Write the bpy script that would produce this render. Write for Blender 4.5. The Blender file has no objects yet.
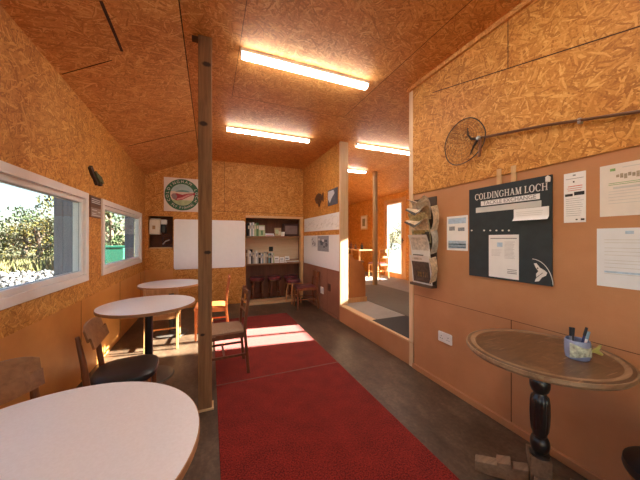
import bpy, math, random
from mathutils import Vector, Matrix, Euler
random.seed(7)
PI = math.pi
SC = bpy.context.scene
COL = SC.collection

# ------------------------------------------------------------------ camera numbers (metres)
F, CX, CY, H = 266.7, 320.0, 239.0, 1.40
YAW = math.atan(110 / F)
CO, SI = math.cos(YAW), math.sin(YAW)
XL, XR, YB, ZC = -1.16, 2.054, 6.04, 3.06      # left wall, right wall, back wall, flat ceiling


def ray(px, py):
    u = (px - CX) / F
    return Vector((u * CO + SI, -u * SI + CO, -(py - CY) / F))


def onX(px, py, x=XR):
    d = ray(px, py); t = x / d.x
    return d.y * t, H + d.z * t


def onY(px, py, y=YB):
    d = ray(px, py); t = y / d.y
    return d.x * t, H + d.z * t


# ------------------------------------------------------------------ materials
MATS = {}


def nodes_of(name):
    m = bpy.data.materials.new(name); m.use_nodes = True
    nt = m.node_tree
    return m, nt, nt.nodes['Principled BSDF']


def N(nt, typ, **kw):
    n = nt.nodes.new(typ)
    for k, v in kw.items():
        if k in n.inputs.keys():
            n.inputs[k].default_value = v
        else:
            setattr(n, k, v)
    return n


def math_(nt, op, a, b=None):
    n = nt.nodes.new('ShaderNodeMath'); n.operation = op
    for i, v in enumerate((a, b)):
        if v is None: continue
        if isinstance(v, (int, float)): n.inputs[i].default_value = v
        else: nt.links.new(v, n.inputs[i])
    return n.outputs[0]


def mixc(nt, fac, a, b, blend='MIX'):
    n = nt.nodes.new('ShaderNodeMix'); n.data_type = 'RGBA'; n.blend_type = blend
    for s, v in ((n.inputs[0], fac), (n.inputs[6], a), (n.inputs[7], b)):
        if isinstance(v, (int, float)): s.default_value = v
        elif isinstance(v, tuple): s.default_value = v if len(v) == 4 else v + (1,)
        else: nt.links.new(v, s)
    return n.outputs[2]


def ramp(nt, src, stops):
    r = nt.nodes.new('ShaderNodeValToRGB')
    el = r.color_ramp.elements
    while len(el) < len(stops): el.new(.5)
    for e, (p, c) in zip(el, stops):
        e.position = p; e.color = c if len(c) == 4 else c + (1,)
    nt.links.new(src, r.inputs[0])
    return r.outputs[0]


def srgb(r, g, b):
    f = lambda c: (c / 255 / 12.92) if c / 255 <= .04045 else ((c / 255 + .055) / 1.055) ** 2.4
    return (f(r), f(g), f(b))


def mat(name, col, rough=.6, var=.12, scale=12, bump=0.0, metal=0.0, spec=.4, coat=0.0, stretch=(1, 1, 1)):
    """plain stuff with a soft procedural tone variation"""
    if name in MATS: return MATS[name]
    m, nt, b = nodes_of(name)
    tc = N(nt, 'ShaderNodeTexCoord'); mp = N(nt, 'ShaderNodeMapping')
    mp.inputs['Scale'].default_value = stretch
    nt.links.new(tc.outputs['Object'], mp.inputs[0])
    nz = N(nt, 'ShaderNodeTexNoise', Scale=scale, Detail=5.0, Roughness=.6)
    nt.links.new(mp.outputs[0], nz.inputs['Vector'])
    lo = tuple(max(0, c * (1 - var)) for c in col); hi = tuple(min(1, c * (1 + var)) for c in col)
    nt.links.new(ramp(nt, nz.outputs['Fac'], [(.3, lo), (.7, hi)]), b.inputs['Base Color'])
    b.inputs['Roughness'].default_value = rough; b.inputs['Metallic'].default_value = metal
    b.inputs['Specular IOR Level'].default_value = spec; b.inputs['Coat Weight'].default_value = coat
    if bump:
        bp = N(nt, 'ShaderNodeBump', Strength=bump, Distance=.004)
        nt.links.new(nz.outputs['Fac'], bp.inputs['Height']); nt.links.new(bp.outputs[0], b.inputs['Normal'])
    MATS[name] = m
    return m


def wood(name, dark, light, axis=2, rough=.5, grain=38, coat=0.0, knots=False):
    if name in MATS: return MATS[name]
    m, nt, b = nodes_of(name)
    tc = N(nt, 'ShaderNodeTexCoord'); mp = N(nt, 'ShaderNodeMapping')
    s = [1, 1, 1]; s[axis] = .07
    mp.inputs['Scale'].default_value = s
    nt.links.new(tc.outputs['Object'], mp.inputs[0])
    n1 = N(nt, 'ShaderNodeTexNoise', Scale=grain, Detail=6.0, Roughness=.65, Distortion=.6)
    n2 = N(nt, 'ShaderNodeTexNoise', Scale=grain * .18, Detail=2.0)
    nt.links.new(mp.outputs[0], n1.inputs['Vector']); nt.links.new(mp.outputs[0], n2.inputs['Vector'])
    f = math_(nt, 'ADD', math_(nt, 'MULTIPLY', n1.outputs['Fac'], .6), math_(nt, 'MULTIPLY', n2.outputs['Fac'], .4))
    c = ramp(nt, f, [(.36, dark), (.64, light)])
    if knots:
        for kx, kz, kr in ((.01, 2.83, .028), (-.012, 2.34, .026), (.02, 1.29, .020), (-.02, .62, .016)):
            m3 = N(nt, 'ShaderNodeMapping'); m3.inputs['Scale'].default_value = (.8, .0, 1.35); m3.inputs['Location'].default_value = (-kx * .8, 0, -kz * 1.35)
            nt.links.new(tc.outputs['Object'], m3.inputs[0])
            ln = nt.nodes.new('ShaderNodeVectorMath'); ln.operation = 'LENGTH'; nt.links.new(m3.outputs[0], ln.inputs[0])
            wob = math_(nt, 'ADD', ln.outputs['Value'], math_(nt, 'MULTIPLY', math_(nt, 'SUBTRACT', n1.outputs['Fac'], .5), .03))
            kk = ramp(nt, math_(nt, 'DIVIDE', wob, kr * 2), [(.35, (1, 1, 1)), (.6, (0, 0, 0))])
            c = mixc(nt, kk, c, (.035, .016, .008))
        v = N(nt, 'ShaderNodeTexVoronoi', Scale=2.6, Randomness=1.0)
        nt.links.new(tc.outputs['Object'], v.inputs['Vector'])
        k = ramp(nt, v.outputs['Distance'], [(.07, (1, 1, 1)), (.13, (0, 0, 0))])
        c = mixc(nt, k, c, tuple(x * .25 for x in dark))
    nt.links.new(c, b.inputs['Base Color'])
    b.inputs['Roughness'].default_value = rough; b.inputs['Coat Weight'].default_value = coat
    bp = N(nt, 'ShaderNodeBump', Strength=.25, Distance=.002)
    nt.links.new(n1.outputs['Fac'], bp.inputs['Height']); nt.links.new(bp.outputs[0], b.inputs['Normal'])
    MATS[name] = m
    return m


def osb(name, stops, size=1.0, rough=.62):
    """oriented strand board: five layers of long random flakes, the topmost flake wins"""
    m, nt, b = nodes_of(name)
    tc = N(nt, 'ShaderNodeTexCoord')
    nz = N(nt, 'ShaderNodeTexNoise', Scale=9.0 / size, Detail=3.0)
    nt.links.new(tc.outputs['UV'], nz.inputs['Vector'])
    wv = nt.nodes.new('ShaderNodeVectorMath'); wv.operation = 'MULTIPLY_ADD'
    nt.links.new(nz.outputs['Color'], wv.inputs[0]); wv.inputs[1].default_value = (.05 * size,) * 3
    nt.links.new(tc.outputs['UV'], wv.inputs[2])
    best_h = best_c = None
    for i, ang in enumerate((4, 41, 78, 112, 149, 22)):
        mp = N(nt, 'ShaderNodeMapping'); mp.vector_type = 'TEXTURE'
        mp.inputs['Rotation'].default_value = (0, 0, math.radians(ang))
        mp.inputs['Location'].default_value = (i * 3.7, i * 1.9, 0)
        mp.inputs['Scale'].default_value = (.15 * size, .019 * size, 1)
        nt.links.new(wv.outputs[0], mp.inputs[0])
        v = N(nt, 'ShaderNodeTexVoronoi', Scale=1.0, Randomness=1.0); v.voronoi_dimensions = '2D'
        nt.links.new(mp.outputs[0], v.inputs['Vector'])
        sp = N(nt, 'ShaderNodeSeparateColor'); nt.links.new(v.outputs['Color'], sp.inputs[0])
        if best_h is None:
            best_h, best_c = sp.outputs[0], sp.outputs[1]
        else:
            gt = math_(nt, 'GREATER_THAN', sp.outputs[0], best_h)
            mx = nt.nodes.new('ShaderNodeMix')
            nt.links.new(gt, mx.inputs[0]); nt.links.new(best_c, mx.inputs[2]); nt.links.new(sp.outputs[1], mx.inputs[3])
            best_c = mx.outputs[0]
            best_h = math_(nt, 'MAXIMUM', sp.outputs[0], best_h)
    fine = N(nt, 'ShaderNodeTexNoise', Scale=60.0 / size, Detail=3.0)
    nt.links.new(tc.outputs['UV'], fine.inputs['Vector'])
    big = N(nt, 'ShaderNodeTexNoise', Scale=1.3, Detail=3.0)
    nt.links.new(tc.outputs['UV'], big.inputs['Vector'])
    f = math_(nt, 'ADD', math_(nt, 'MULTIPLY', math_(nt, 'POWER', best_c, 1.35), .60), math_(nt, 'MULTIPLY', fine.outputs['Fac'], .42))
    f = math_(nt, 'ADD', f, math_(nt, 'MULTIPLY', math_(nt, 'SUBTRACT', big.outputs['Fac'], .5), .28))
    nt.links.new(ramp(nt, f, stops), b.inputs['Base Color'])
    b.inputs['Roughness'].default_value = rough; b.inputs['Specular IOR Level'].default_value = .35
    bp = N(nt, 'ShaderNodeBump', Strength=.22, Distance=.003)
    nt.links.new(f, bp.inputs['Height']); nt.links.new(bp.outputs[0], b.inputs['Normal'])
    return m


OSB_WALL = osb('osb_wall', [(.14, (.34, .118, .018)), (.36, (.54, .225, .040)), (.62, (.66, .305, .066)), (.82, (.77, .42, .115)), (.94, (.84, .54, .20))], .60)
OSB_CEIL = osb('osb_ceiling', [(.14, (.40, .150, .032)), (.36, (.59, .25, .062)), (.62, (.70, .33, .090)), (.82, (.80, .45, .15)), (.94, (.86, .57, .24))], .60)


def board_mat(name, col, dark, rough=.42):
    """smooth brown sheet board with faint cloudy tone"""
    m, nt, b = nodes_of(name)
    tc = N(nt, 'ShaderNodeTexCoord')
    n1 = N(nt, 'ShaderNodeTexNoise', Scale=2.2, Detail=6.0, Roughness=.62)
    n2 = N(nt, 'ShaderNodeTexNoise', Scale=160.0, Detail=2.0)
    for n in (n1, n2): nt.links.new(tc.outputs['UV'], n.inputs['Vector'])
    c = ramp(nt, n1.outputs['Fac'], [(.3, dark), (.62, col)])
    c = mixc(nt, math_(nt, 'MULTIPLY', n2.outputs['Fac'], .35), c, tuple(x * .72 for x in col))
    nt.links.new(c, b.inputs['Base Color'])
    b.inputs['Roughness'].default_value = rough; b.inputs['Specular IOR Level'].default_value = .35
    return m


HARDBOARD = board_mat('brown_hardboard', (.57, .275, .130), (.47, .21, .09))
PLYLEFT = board_mat('orange_plywood', (.68, .30, .075), (.54, .21, .045), .38)
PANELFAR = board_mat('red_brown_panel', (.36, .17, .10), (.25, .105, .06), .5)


def floor_mat():
    m, nt, b = nodes_of('scuffed_dark_floor')
    tc = N(nt, 'ShaderNodeTexCoord'); mp = N(nt, 'ShaderNodeMapping')
    mp.inputs['Scale'].default_value = (1.0, .45, 1)
    nt.links.new(tc.outputs['UV'], mp.inputs[0])
    n1 = N(nt, 'ShaderNodeTexNoise', Scale=5.0, Detail=9.0, Roughness=.72)
    n2 = N(nt, 'ShaderNodeTexNoise', Scale=38.0, Detail=4.0)
    nt.links.new(mp.outputs[0], n1.inputs['Vector']); nt.links.new(tc.outputs['UV'], n2.inputs['Vector'])
    f = math_(nt, 'ADD', math_(nt, 'MULTIPLY', n1.outputs['Fac'], .75), math_(nt, 'MULTIPLY', n2.outputs['Fac'], .25))
    c = ramp(nt, f, [(.34, (.045, .028, .017)), (.52, (.105, .068, .043)), (.72, (.21, .15, .10))])
    nt.links.new(c, b.inputs['Base Color'])
    b.inputs['Roughness'].default_value = .42; b.inputs['Specular IOR Level'].default_value = .4
    return m


def carpet_mat(name, c1, c2, sc=110.0):
    m, nt, b = nodes_of(name)
    tc = N(nt, 'ShaderNodeTexCoord')
    n1 = N(nt, 'ShaderNodeTexNoise', Scale=sc, Detail=2.0)
    n2 = N(nt, 'ShaderNodeTexNoise', Scale=7.0, Detail=5.0)
    for n in (n1, n2): nt.links.new(tc.outputs['UV'], n.inputs['Vector'])
    f = math_(nt, 'ADD', math_(nt, 'MULTIPLY', n1.outputs['Fac'], .8), math_(nt, 'MULTIPLY', n2.outputs['Fac'], .2))
    nt.links.new(ramp(nt, f, [(.38, c1), (.62, c2)]), b.inputs['Base Color'])
    b.inputs['Roughness'].default_value = .95; b.inputs['Specular IOR Level'].default_value = .1
    b.inputs['Sheen Weight'].default_value = .12; b.inputs['Sheen Roughness'].default_value = .5
    bp = N(nt, 'ShaderNodeBump', Strength=.6, Distance=.004)
    nt.links.new(n1.outputs['Fac'], bp.inputs['Height']); nt.links.new(bp.outputs[0], b.inputs['Normal'])
    return m


FLOOR = floor_mat()
CARPET_RED = carpet_mat('red_carpet', (.10, .008, .005), (.31, .025, .016))
CARPET_GREY = carpet_mat('grey_carpet_tile', (.25, .225, .195), (.36, .33, .29))


def glass_mat():
    m = bpy.data.materials.new('clear_pane'); m.use_nodes = True
    nt = m.node_tree; nt.nodes.clear()
    o = N(nt, 'ShaderNodeOutputMaterial'); t = N(nt, 'ShaderNodeBsdfTransparent'); g = N(nt, 'ShaderNodeBsdfGlossy', Roughness=.02)
    t.inputs[0].default_value = (.96, .98, .98, 1)
    lw = N(nt, 'ShaderNodeLayerWeight'); mx = N(nt, 'ShaderNodeMixShader')
    fr = math_(nt, 'ADD', math_(nt, 'MULTIPLY', math_(nt, 'POWER', lw.outputs['Facing'], 4.0), .35), .025)
    nt.links.new(fr, mx.inputs[0]); nt.links.new(t.outputs[0], mx.inputs[1]); nt.links.new(g.outputs[0], mx.inputs[2])
    nt.links.new(mx.outputs[0], o.inputs[0])
    return m


GLASS = glass_mat()


def emit_mat(name, col, strength):
    m, nt, b = nodes_of(name)
    b.inputs['Base Color'].default_value = (.9, .9, .9, 1)
    b.inputs['Emission Color'].default_value = col + (1,)
    b.inputs['Emission Strength'].default_value = strength
    return m


TUBE = emit_mat('lit_tube', (1.0, .975, .93), 18.5)

WHITE = mat('white_plastic', (.80, .78, .75), .35, .03)
UPVC = mat('white_frame', (.84, .79, .76), .3, .03)
PAPER = mat('paper', (.88, .88, .88), .6, .03)
PAPERB = mat('bluish_paper', (.72, .80, .88), .5, .06)
WBOARD = mat('whiteboard', (.90, .91, .92), .25, .02)
INK = mat('ink_grey', (.30, .30, .32), .6, .1)
INKB = mat('ink_black', (.03, .03, .035), .6, .1)
INKBLUE = mat('ink_blue', (.22, .40, .60), .6, .2, 40)
INKLB = mat('ink_pale_blue', (.45, .62, .78), .6, .2, 40)
INKGREEN = mat('ink_green', (.25, .42, .16), .6, .2, 40)
INKRED = mat('ink_red', (.65, .16, .12), .6, .2, 40)
INKPALE = mat('ink_pale', (.62, .62, .60), .6, .08)
BLACKB = mat('black_board', (.026, .036, .044), .45, .15)
BLACK = mat('black_metal', (.016, .016, .018), .38, .1, spec=.5)
BLACKV = mat('black_vinyl', (.018, .017, .018), .35, .1, spec=.5)
MAROON = mat('maroon_vinyl', (.14, .032, .038), .3, .15, spec=.5)
DKSEAT = mat('dark_seat', (.035, .030, .028), .42, .15)
ORANGEW = wood('orange_wood', (.40, .105, .028), (.60, .19, .055), 2, .35)
BROWNSEAT = mat('brown_tweed', (.34, .21, .125), .85, .25, 90)
CHROME = mat('steel', (.55, .55, .55), .3, .05, metal=1.0)
PINE = wood('pale_pine', (.60, .33, .12), (.80, .52, .25), 2)
PINEPALE = wood('pale_jamb', (.70, .48, .27), (.84, .65, .42), 2)
PINEPX = wood('pale_back_board', (.66, .46, .28), (.80, .62, .42), 0)
PINEY = wood('pale_pine_along', (.55, .32, .14), (.74, .50, .27), 1)
PINEX = wood('pale_pine_across', (.55, .32, .14), (.74, .50, .27), 0)
POSTW = wood('rough_post', (.15, .068, .025), (.37, .19, .075), 2, .75, 30, knots=True)
DARKW = wood('dark_brown_wood', (.10, .03, .012), (.22, .08, .032), 2, .35)
REDW = wood('reddish_wood', (.16, .05, .018), (.32, .115, .04), 2, .35)
LIGHTW = wood('honey_wood', (.46, .22, .075), (.66, .36, .15), 2, .4)
PLYW = wood('plywood_back', (.20, .082, .028), (.38, .175, .065), 0, .48, 26)
EDGEW = wood('table_edge', (.36, .17, .07), (.50, .26, .11), 0, .45)
OLDW = wood('old_table_foot', (.16, .10, .055), (.33, .22, .13), 0, .5)
DKSHELF = wood('shelf_board', (.18, .085, .035), (.32, .16, .07), 0, .5)
JOINT = mat('dark_joint', (.07, .03, .012), .9, .2)
BLACKW = mat('black_turned_wood', (.02, .017, .015), .3, .2, spec=.5, coat=.3)
NICHE = mat('niche_lining', (.16, .055, .022), .6, .2)


def laminate():
    m, nt, b = nodes_of('pinkish_laminate')
    tc = N(nt, 'ShaderNodeTexCoord')
    n = N(nt, 'ShaderNodeTexNoise', Scale=120.0, Detail=3.0); nt.links.new(tc.outputs['Object'], n.inputs['Vector'])
    nt.links.new(ramp(nt, n.outputs['Fac'], [(.35, (.86, .83, .81)), (.65, (.90, .875, .86))]), b.inputs['Base Color'])
    b.inputs['Roughness'].default_value = .33; b.inputs['Specular IOR Level'].default_value = .45
    return m


LAM = laminate()


def old_top():
    m, nt, b = nodes_of('worn_table_top')
    tc = N(nt, 'ShaderNodeTexCoord')
    mp = N(nt, 'ShaderNodeMapping'); mp.inputs['Scale'].default_value = (.22, 1, 1); mp.inputs['Rotation'].default_value = (0, 0, .5)
    nt.links.new(tc.outputs['Object'], mp.inputs[0])
    n1 = N(nt, 'ShaderNodeTexNoise', Scale=26.0, Detail=8.0, Roughness=.7); nt.links.new(mp.outputs[0], n1.inputs['Vector'])
    n2 = N(nt, 'ShaderNodeTexNoise', Scale=7.0, Detail=6.0, Roughness=.7); nt.links.new(tc.outputs['Object'], n2.inputs['Vector'])
    c = ramp(nt, n1.outputs['Fac'], [(.34, (.085, .044, .018)), (.66, (.18, .095, .042))])
    k = ramp(nt, n2.outputs['Fac'], [(.54, (0, 0, 0)), (.66, (1, 1, 1))])
    c = mixc(nt, math_(nt, 'MULTIPLY', k, .6), c, (.30, .18, .09))
    mp2 = N(nt, 'ShaderNodeMapping'); mp2.inputs['Scale'].default_value = (3, 55, 1); mp2.inputs['Rotation'].default_value = (0, 0, 1.1)
    nt.links.new(tc.outputs['Object'], mp2.inputs[0])
    n3 = N(nt, 'ShaderNodeTexNoise', Scale=1.6, Detail=3.0); nt.links.new(mp2.outputs[0], n3.inputs['Vector'])
    k3 = ramp(nt, n3.outputs['Fac'], [(.66, (0, 0, 0)), (.70, (1, 1, 1))])
    c = mixc(nt, math_(nt, 'MULTIPLY', k3, .55), c, (.48, .33, .19))
    nt.links.new(c, b.inputs['Base Color'])
    b.inputs['Roughness'].default_value = .28
    return m


OLDTOP = old_top()


# ------------------------------------------------------------------ mesh builder
class MB:
    def __init__(self):
        self.v, self.f, self.mi, self.m = [], [], [], 0

    def add(self, vs, fs):
        o = len(self.v)
        self.v += [tuple(p) for p in vs]
        for f in fs:
            self.f.append(tuple(i + o for i in f)); self.mi.append(self.m)
        return self

    def box(self, x0, x1, y0, y1, z0, z1, mtx=None):
        vs = [Vector((x, y, z)) for z in (z0, z1) for y in (y0, y1) for x in (x0, x1)]
        if mtx is not None: vs = [mtx @ p for p in vs]
        return self.add(vs, [(0, 2, 3, 1), (4, 5, 7, 6), (0, 1, 5, 4), (2, 6, 7, 3), (0, 4, 6, 2), (1, 3, 7, 5)])

    def bar(self, a, b, w, d, up=(0, 0, 1), w2=None, d2=None):
        """square bar from a to b, w across, d deep"""
        a, b = Vector(a), Vector(b); z = (b - a).normalized(); u = Vector(up)
        if abs(z.dot(u)) > .95: u = Vector((0, 1, 0))
        x = u.cross(z).normalized(); y = z.cross(x)
        w2, d2 = w2 or w, d2 or d
        vs = []
        for p, ww, dd in ((a, w, d), (b, w2, d2)):
            for sx, sy in ((-1, -1), (1, -1), (1, 1), (-1, 1)):
                vs.append(p + x * sx * ww / 2 + y * sy * dd / 2)
        return self.add(vs, [(3, 2, 1, 0), (4, 5, 6, 7), (0, 1, 5, 4), (1, 2, 6, 5), (2, 3, 7, 6), (3, 0, 4, 7)])

    def tube(self, pts, r, seg=8, closed=False):
        pts = [Vector(p) for p in pts]; n = len(pts)
        rs = r if isinstance(r, (list, tuple)) else [r] * n
        vs, fs = [], []
        for i, p in enumerate(pts):
            if closed: t = pts[(i + 1) % n] - pts[i - 1]
            else: t = pts[min(i + 1, n - 1)] - pts[max(i - 1, 0)]
            t.normalize()
            u = Vector((0, 0, 1)) if abs(t.z) < .9 else Vector((1, 0, 0))
            x = u.cross(t).normalized(); y = t.cross(x)
            for k in range(seg):
                a = 2 * PI * k / seg
                vs.append(p + (x * math.cos(a) + y * math.sin(a)) * rs[i])
        for i in range(n if closed else n - 1):
            j = (i + 1) % n
            for k in range(seg):
                l = (k + 1) % seg
                fs.append((i * seg + k, i * seg + l, j * seg + l, j * seg + k))
        if not closed:
            fs.append(tuple(reversed(range(seg)))); fs.append(tuple((n - 1) * seg + k for k in range(seg)))
        return self.add(vs, fs)

    def lathe(self, prof, seg=32, c=(0, 0), flute=0):
        """prof: [(r, z)] from bottom to top"""
        vs, fs = [], []
        for r, z in prof:
            for k in range(seg):
                a = 2 * PI * k / seg
                vs.append((c[0] + r * math.cos(a), c[1] + r * math.sin(a), z))
        for i in range(len(prof) - 1):
            for k in range(seg):
                l = (k + 1) % seg
                fs.append((i * seg + k, i * seg + l, (i + 1) * seg + l, (i + 1) * seg + k))
        fs.append(tuple(reversed(range(seg)))); fs.append(tuple((len(prof) - 1) * seg + k for k in range(seg)))
        return self.add(vs, fs)

    def prism(self, poly, h0, h1, fn=lambda a, b, h: (a, b, h)):
        n = len(poly)
        vs = [fn(a, b, h0) for a, b in poly] + [fn(a, b, h1) for a, b in poly]
        fs = [tuple(reversed(range(n))), tuple(range(n, 2 * n))]
        fs += [(i, (i + 1) % n, n + (i + 1) % n, n + i) for i in range(n)]
        return self.add(vs, fs)

    def grid(self, fn, nu, nv, thick=None):
        """surface fn(u, v) in 0..1; thick gives a second skin"""
        vs = [Vector(fn(i / nu, j / nv)) for j in range(nv + 1) for i in range(nu + 1)]
        W = nu + 1
        q = [(j * W + i, j * W + i + 1, (j + 1) * W + i + 1, (j + 1) * W + i) for j in range(nv) for i in range(nu)]
        if thick is None: return self.add(vs, q)
        n = len(vs); t = Vector(thick)
        fs = list(q) + [tuple(reversed([k + n for k in f])) for f in q]
        for i in range(nu):
            fs.append((i + 1, i, i + n, i + 1 + n)); a = nv * W + i; fs.append((a, a + 1, a + 1 + n, a + n))
        for j in range(nv):
            a = j * W; fs.append((a, a + W, a + W + n, a + n)); a = j * W + nu; fs.append((a + W, a, a + n, a + W + n))
        return self.add(vs + [p + t for p in vs], fs)

    def build(self, name, mats, parent=None, loc=None, rot=None, bevel=0, smooth=False, shift=None):
        me = bpy.data.meshes.new(name)
        vs = self.v
        if shift is not None: vs = [tuple(Vector(p) - Vector(shift)) for p in vs]
        me.from_pydata(vs, [], self.f)
        for m in (mats if isinstance(mats, (list, tuple)) else [mats]): me.materials.append(m)
        uv = me.uv_layers.new(name='UVMap')
        for p, k in zip(me.polygons, self.mi):
            p.material_index = k; p.use_smooth = smooth
            n = p.normal; a = max(range(3), key=lambda i: abs(n[i]))
            i, j = ((1, 2), (0, 2), (0, 1))[a]
            for li, vi in zip(p.loop_indices, p.vertices):
                c = self.v[vi]
                uv.data[li].uv = (c[i] + a * 1.37, c[j] + a * .71)
        me.validate(); me.update()
        o = bpy.data.objects.new(name, me); COL.objects.link(o)
        if parent is not None: o.parent = parent
        if shift is not None: o.location = shift
        if loc is not None: o.location = loc
        if rot is not None: o.rotation_euler = rot
        if bevel:
            b = o.modifiers.new('edge', 'BEVEL'); b.width = bevel; b.segments = 2; b.limit_method = 'ANGLE'; b.angle_limit = .6
        if smooth:
            try:
                o.modifiers  # keep hard edges hard
                me.set_sharp_from_angle(angle=math.radians(38))
            except Exception: pass
        return o


def tag(o, label, cat, group=None, kind=None):
    o['label'] = label; o['category'] = cat
    if group: o['group'] = group
    if kind: o['kind'] = kind
    return o


def thing(name, label, cat, loc=(0, 0, 0), rz=0.0, group=None, rot=None):
    o = bpy.data.objects.new(name, None); COL.objects.link(o)
    o.empty_display_size = .1; o.location = loc; o.rotation_euler = rot if rot is not None else (0, 0, rz)
    return tag(o, label, cat, group)


def struct(name, mb, m, parent=None, **kw):
    o = mb.build(name, m, parent, **kw); o['kind'] = 'structure'
    return o


def kids(o): return [c for c in bpy.data.objects if c.parent == o]


def dup(root, loc, rz=0.0, label=None, group=None):
    r = root.copy(); COL.objects.link(r); r.location = loc; r.rotation_euler = (0, 0, rz)
    if label: r['label'] = label
    if group: r['group'] = group
    for ch in kids(root):
        c = ch.copy(); COL.objects.link(c); c.parent = r
        for g in kids(ch):
            d = g.copy(); COL.objects.link(d); d.parent = c
    return r


ROT_R = Matrix(((0, 0, -1), (-1, 0, 0), (0, 1, 0))).to_euler()     # on the right wall, facing -X
ROT_L = Matrix(((0, 0, 1), (1, 0, 0), (0, 1, 0))).to_euler()       # on the left wall, facing +X
ROT_B = Matrix(((1, 0, 0), (0, 0, -1), (0, 1, 0))).to_euler()      # on the back wall, facing -Y


def text_mesh(name, body, size, m, parent, x, y, z=.002, width=None, bold=.0, rot=0.0, depth=.0006, align='CENTER'):
    cu = bpy.data.curves.new(name, 'FONT'); cu.body = body; cu.size = size; cu.extrude = depth; cu.offset = bold
    cu.align_x = align; cu.align_y = 'CENTER'; cu.resolution_u = 3
    t = bpy.data.objects.new(name, cu); COL.objects.link(t)
    bpy.context.view_layer.update()
    me = bpy.data.meshes.new_from_object(t.evaluated_get(bpy.context.evaluated_depsgraph_get()))
    bpy.data.objects.remove(t)
    o = bpy.data.objects.new(name, me); COL.objects.link(o); o.parent = parent
    if not me.materials: me.materials.append(m)
    else: me.materials[0] = m
    sx = 1.0
    if width:
        xs = [v.co.x for v in me.vertices]; sx = width / (max(xs) - min(xs))
    for v in me.vertices: v.co.x *= sx
    o.location = (x, y, z); o.rotation_euler = (0, 0, rot)
    return o


# ------------------------------------------------------------------ the setting
mb = MB().box(XL - .02, XR, -1.7, YB + .4, -.12, 0); struct('floor', mb, FLOOR)
ZF = .27                                                           # raised floor of the hall next door
mb = MB().box(XR + .135, 5.0, 1.2, 9.3, -.12, ZF - .012); mb.box(XR, XR + .135, 2.30, 4.09, -.12, ZF - .012); mb.m = 1
mb.box(XR + .135, 5.0, 1.2, 9.3, ZF - .012, ZF); mb.box(XR + .10, XR + .135, 2.36, 4.05, ZF - .012, ZF); struct('floor_hall', mb, [HARDBOARD, CARPET_GREY])
mb = MB().box(XR - .012, XR + .10, 2.30, 4.09, ZF - .02, ZF + .004); struct('trim_step_nosing', mb, PINEY, bevel=.004)
mb = MB().box(XR - .006, XR, 2.30, 4.09, 0, ZF - .02); struct('trim_step_riser', mb, HARDBOARD)

# ceiling: flat middle, sloping down to both eaves
T = .06
XRG, XRH, ZE = -.20, 3.76, 2.70
def eave(y): return 2.64 + .042 * (YB - y)
mb = MB()
mb.prism([(XRG, ZC), (XRH, ZC), (5.02, 2.72), (5.02, 2.72 + T), (XRH, ZC + T), (XRG, ZC + T)], -1.75, 9.4, lambda a, b, h: (a, h, b))
struct('ceiling', mb, OSB_CEIL)
mb = MB()
def slope_fn(u, v):
    y = -1.75 + (YB + .5 + 1.75) * v; x = XL - .09 + (XRG - XL + .09) * u; e = eave(y)
    return (x, y, e + (x - XL) * (ZC - e) / (XRG - XL))
mb.grid(slope_fn, 6, 48, (0, 0, T)); struct('ceiling_slope', mb, OSB_CEIL, smooth=True)
def slope_pt(px, py):
    d = ray(px, py); t = 1.0
    for _ in range(60):
        x, y = d.x * t, d.y * t; e = eave(y); z = e + (x - XL) * (ZC - e) / (XRG - XL)
        t *= (z - H) / (d.z * t)
    return (x, y, z - .002)
mb = MB()
mb.box(XRG - .004, XRG + .004, -1.6, YB, ZC - .002, ZC + .01)
mb.box(.235, .239, -1.6, 3.3, ZC - .001, ZC + .01)
mb.box(1.68, 1.685, 1.2, 3.2, ZC - .001, ZC + .01)
mb.box(.24, 2.04, 3.242, 3.245, ZC - .0008, ZC + .01)
struct('trim_ceiling_joints', mb, JOINT)
mb = MB()
def slope_bar(a, b, w): mb.bar(slope_pt(*a), slope_pt(*b), w, .005, up=(-.35, 0, .93))
slope_bar((101, 1), (122, 51), .020)
slope_bar((62, 74), (112, 60), .003)
slope_bar((128, 146), (195, 130), .003)
struct('trim_ceiling_slope_joints', mb, JOINT)

# left wall with two windows and an added unseen third
WZ0, WZ1 = .975, 1.868
WINS = [(1.50, 3.42), (3.80, 5.725), (-.80, 1.12)]  # last one is out of view, added for daylight on the right wall
XLO = XL - .09
mb = MB()
mb.box(XLO, XL, -1.7, YB + .4, .80, WZ0); mb.prism([(-1.7, WZ1), (YB + .4, WZ1), (YB + .4, 2.64), (-1.7, 2.985)], XLO, XL, lambda a, b, h: (h, a, b))
for a, b in ((-1.7, -.80), (1.12, 1.50), (3.42, 3.80), (5.725, YB + .4)): mb.box(XLO, XL, a, b, WZ0, WZ1)
struct('wall_left', mb, OSB_WALL)
mb = MB().box(XLO, XL - .006, -1.7, YB + .4, -.02, .80); struct('wall_left_lower', mb, PLYLEFT)
mb = MB()
for y in (.9, 2.1, 3.3, 4.52, 5.72): mb.box(XL - .008, XL - .004, y, y + .005, .02, .80)
struct('trim_left_joints', mb, JOINT)
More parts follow.
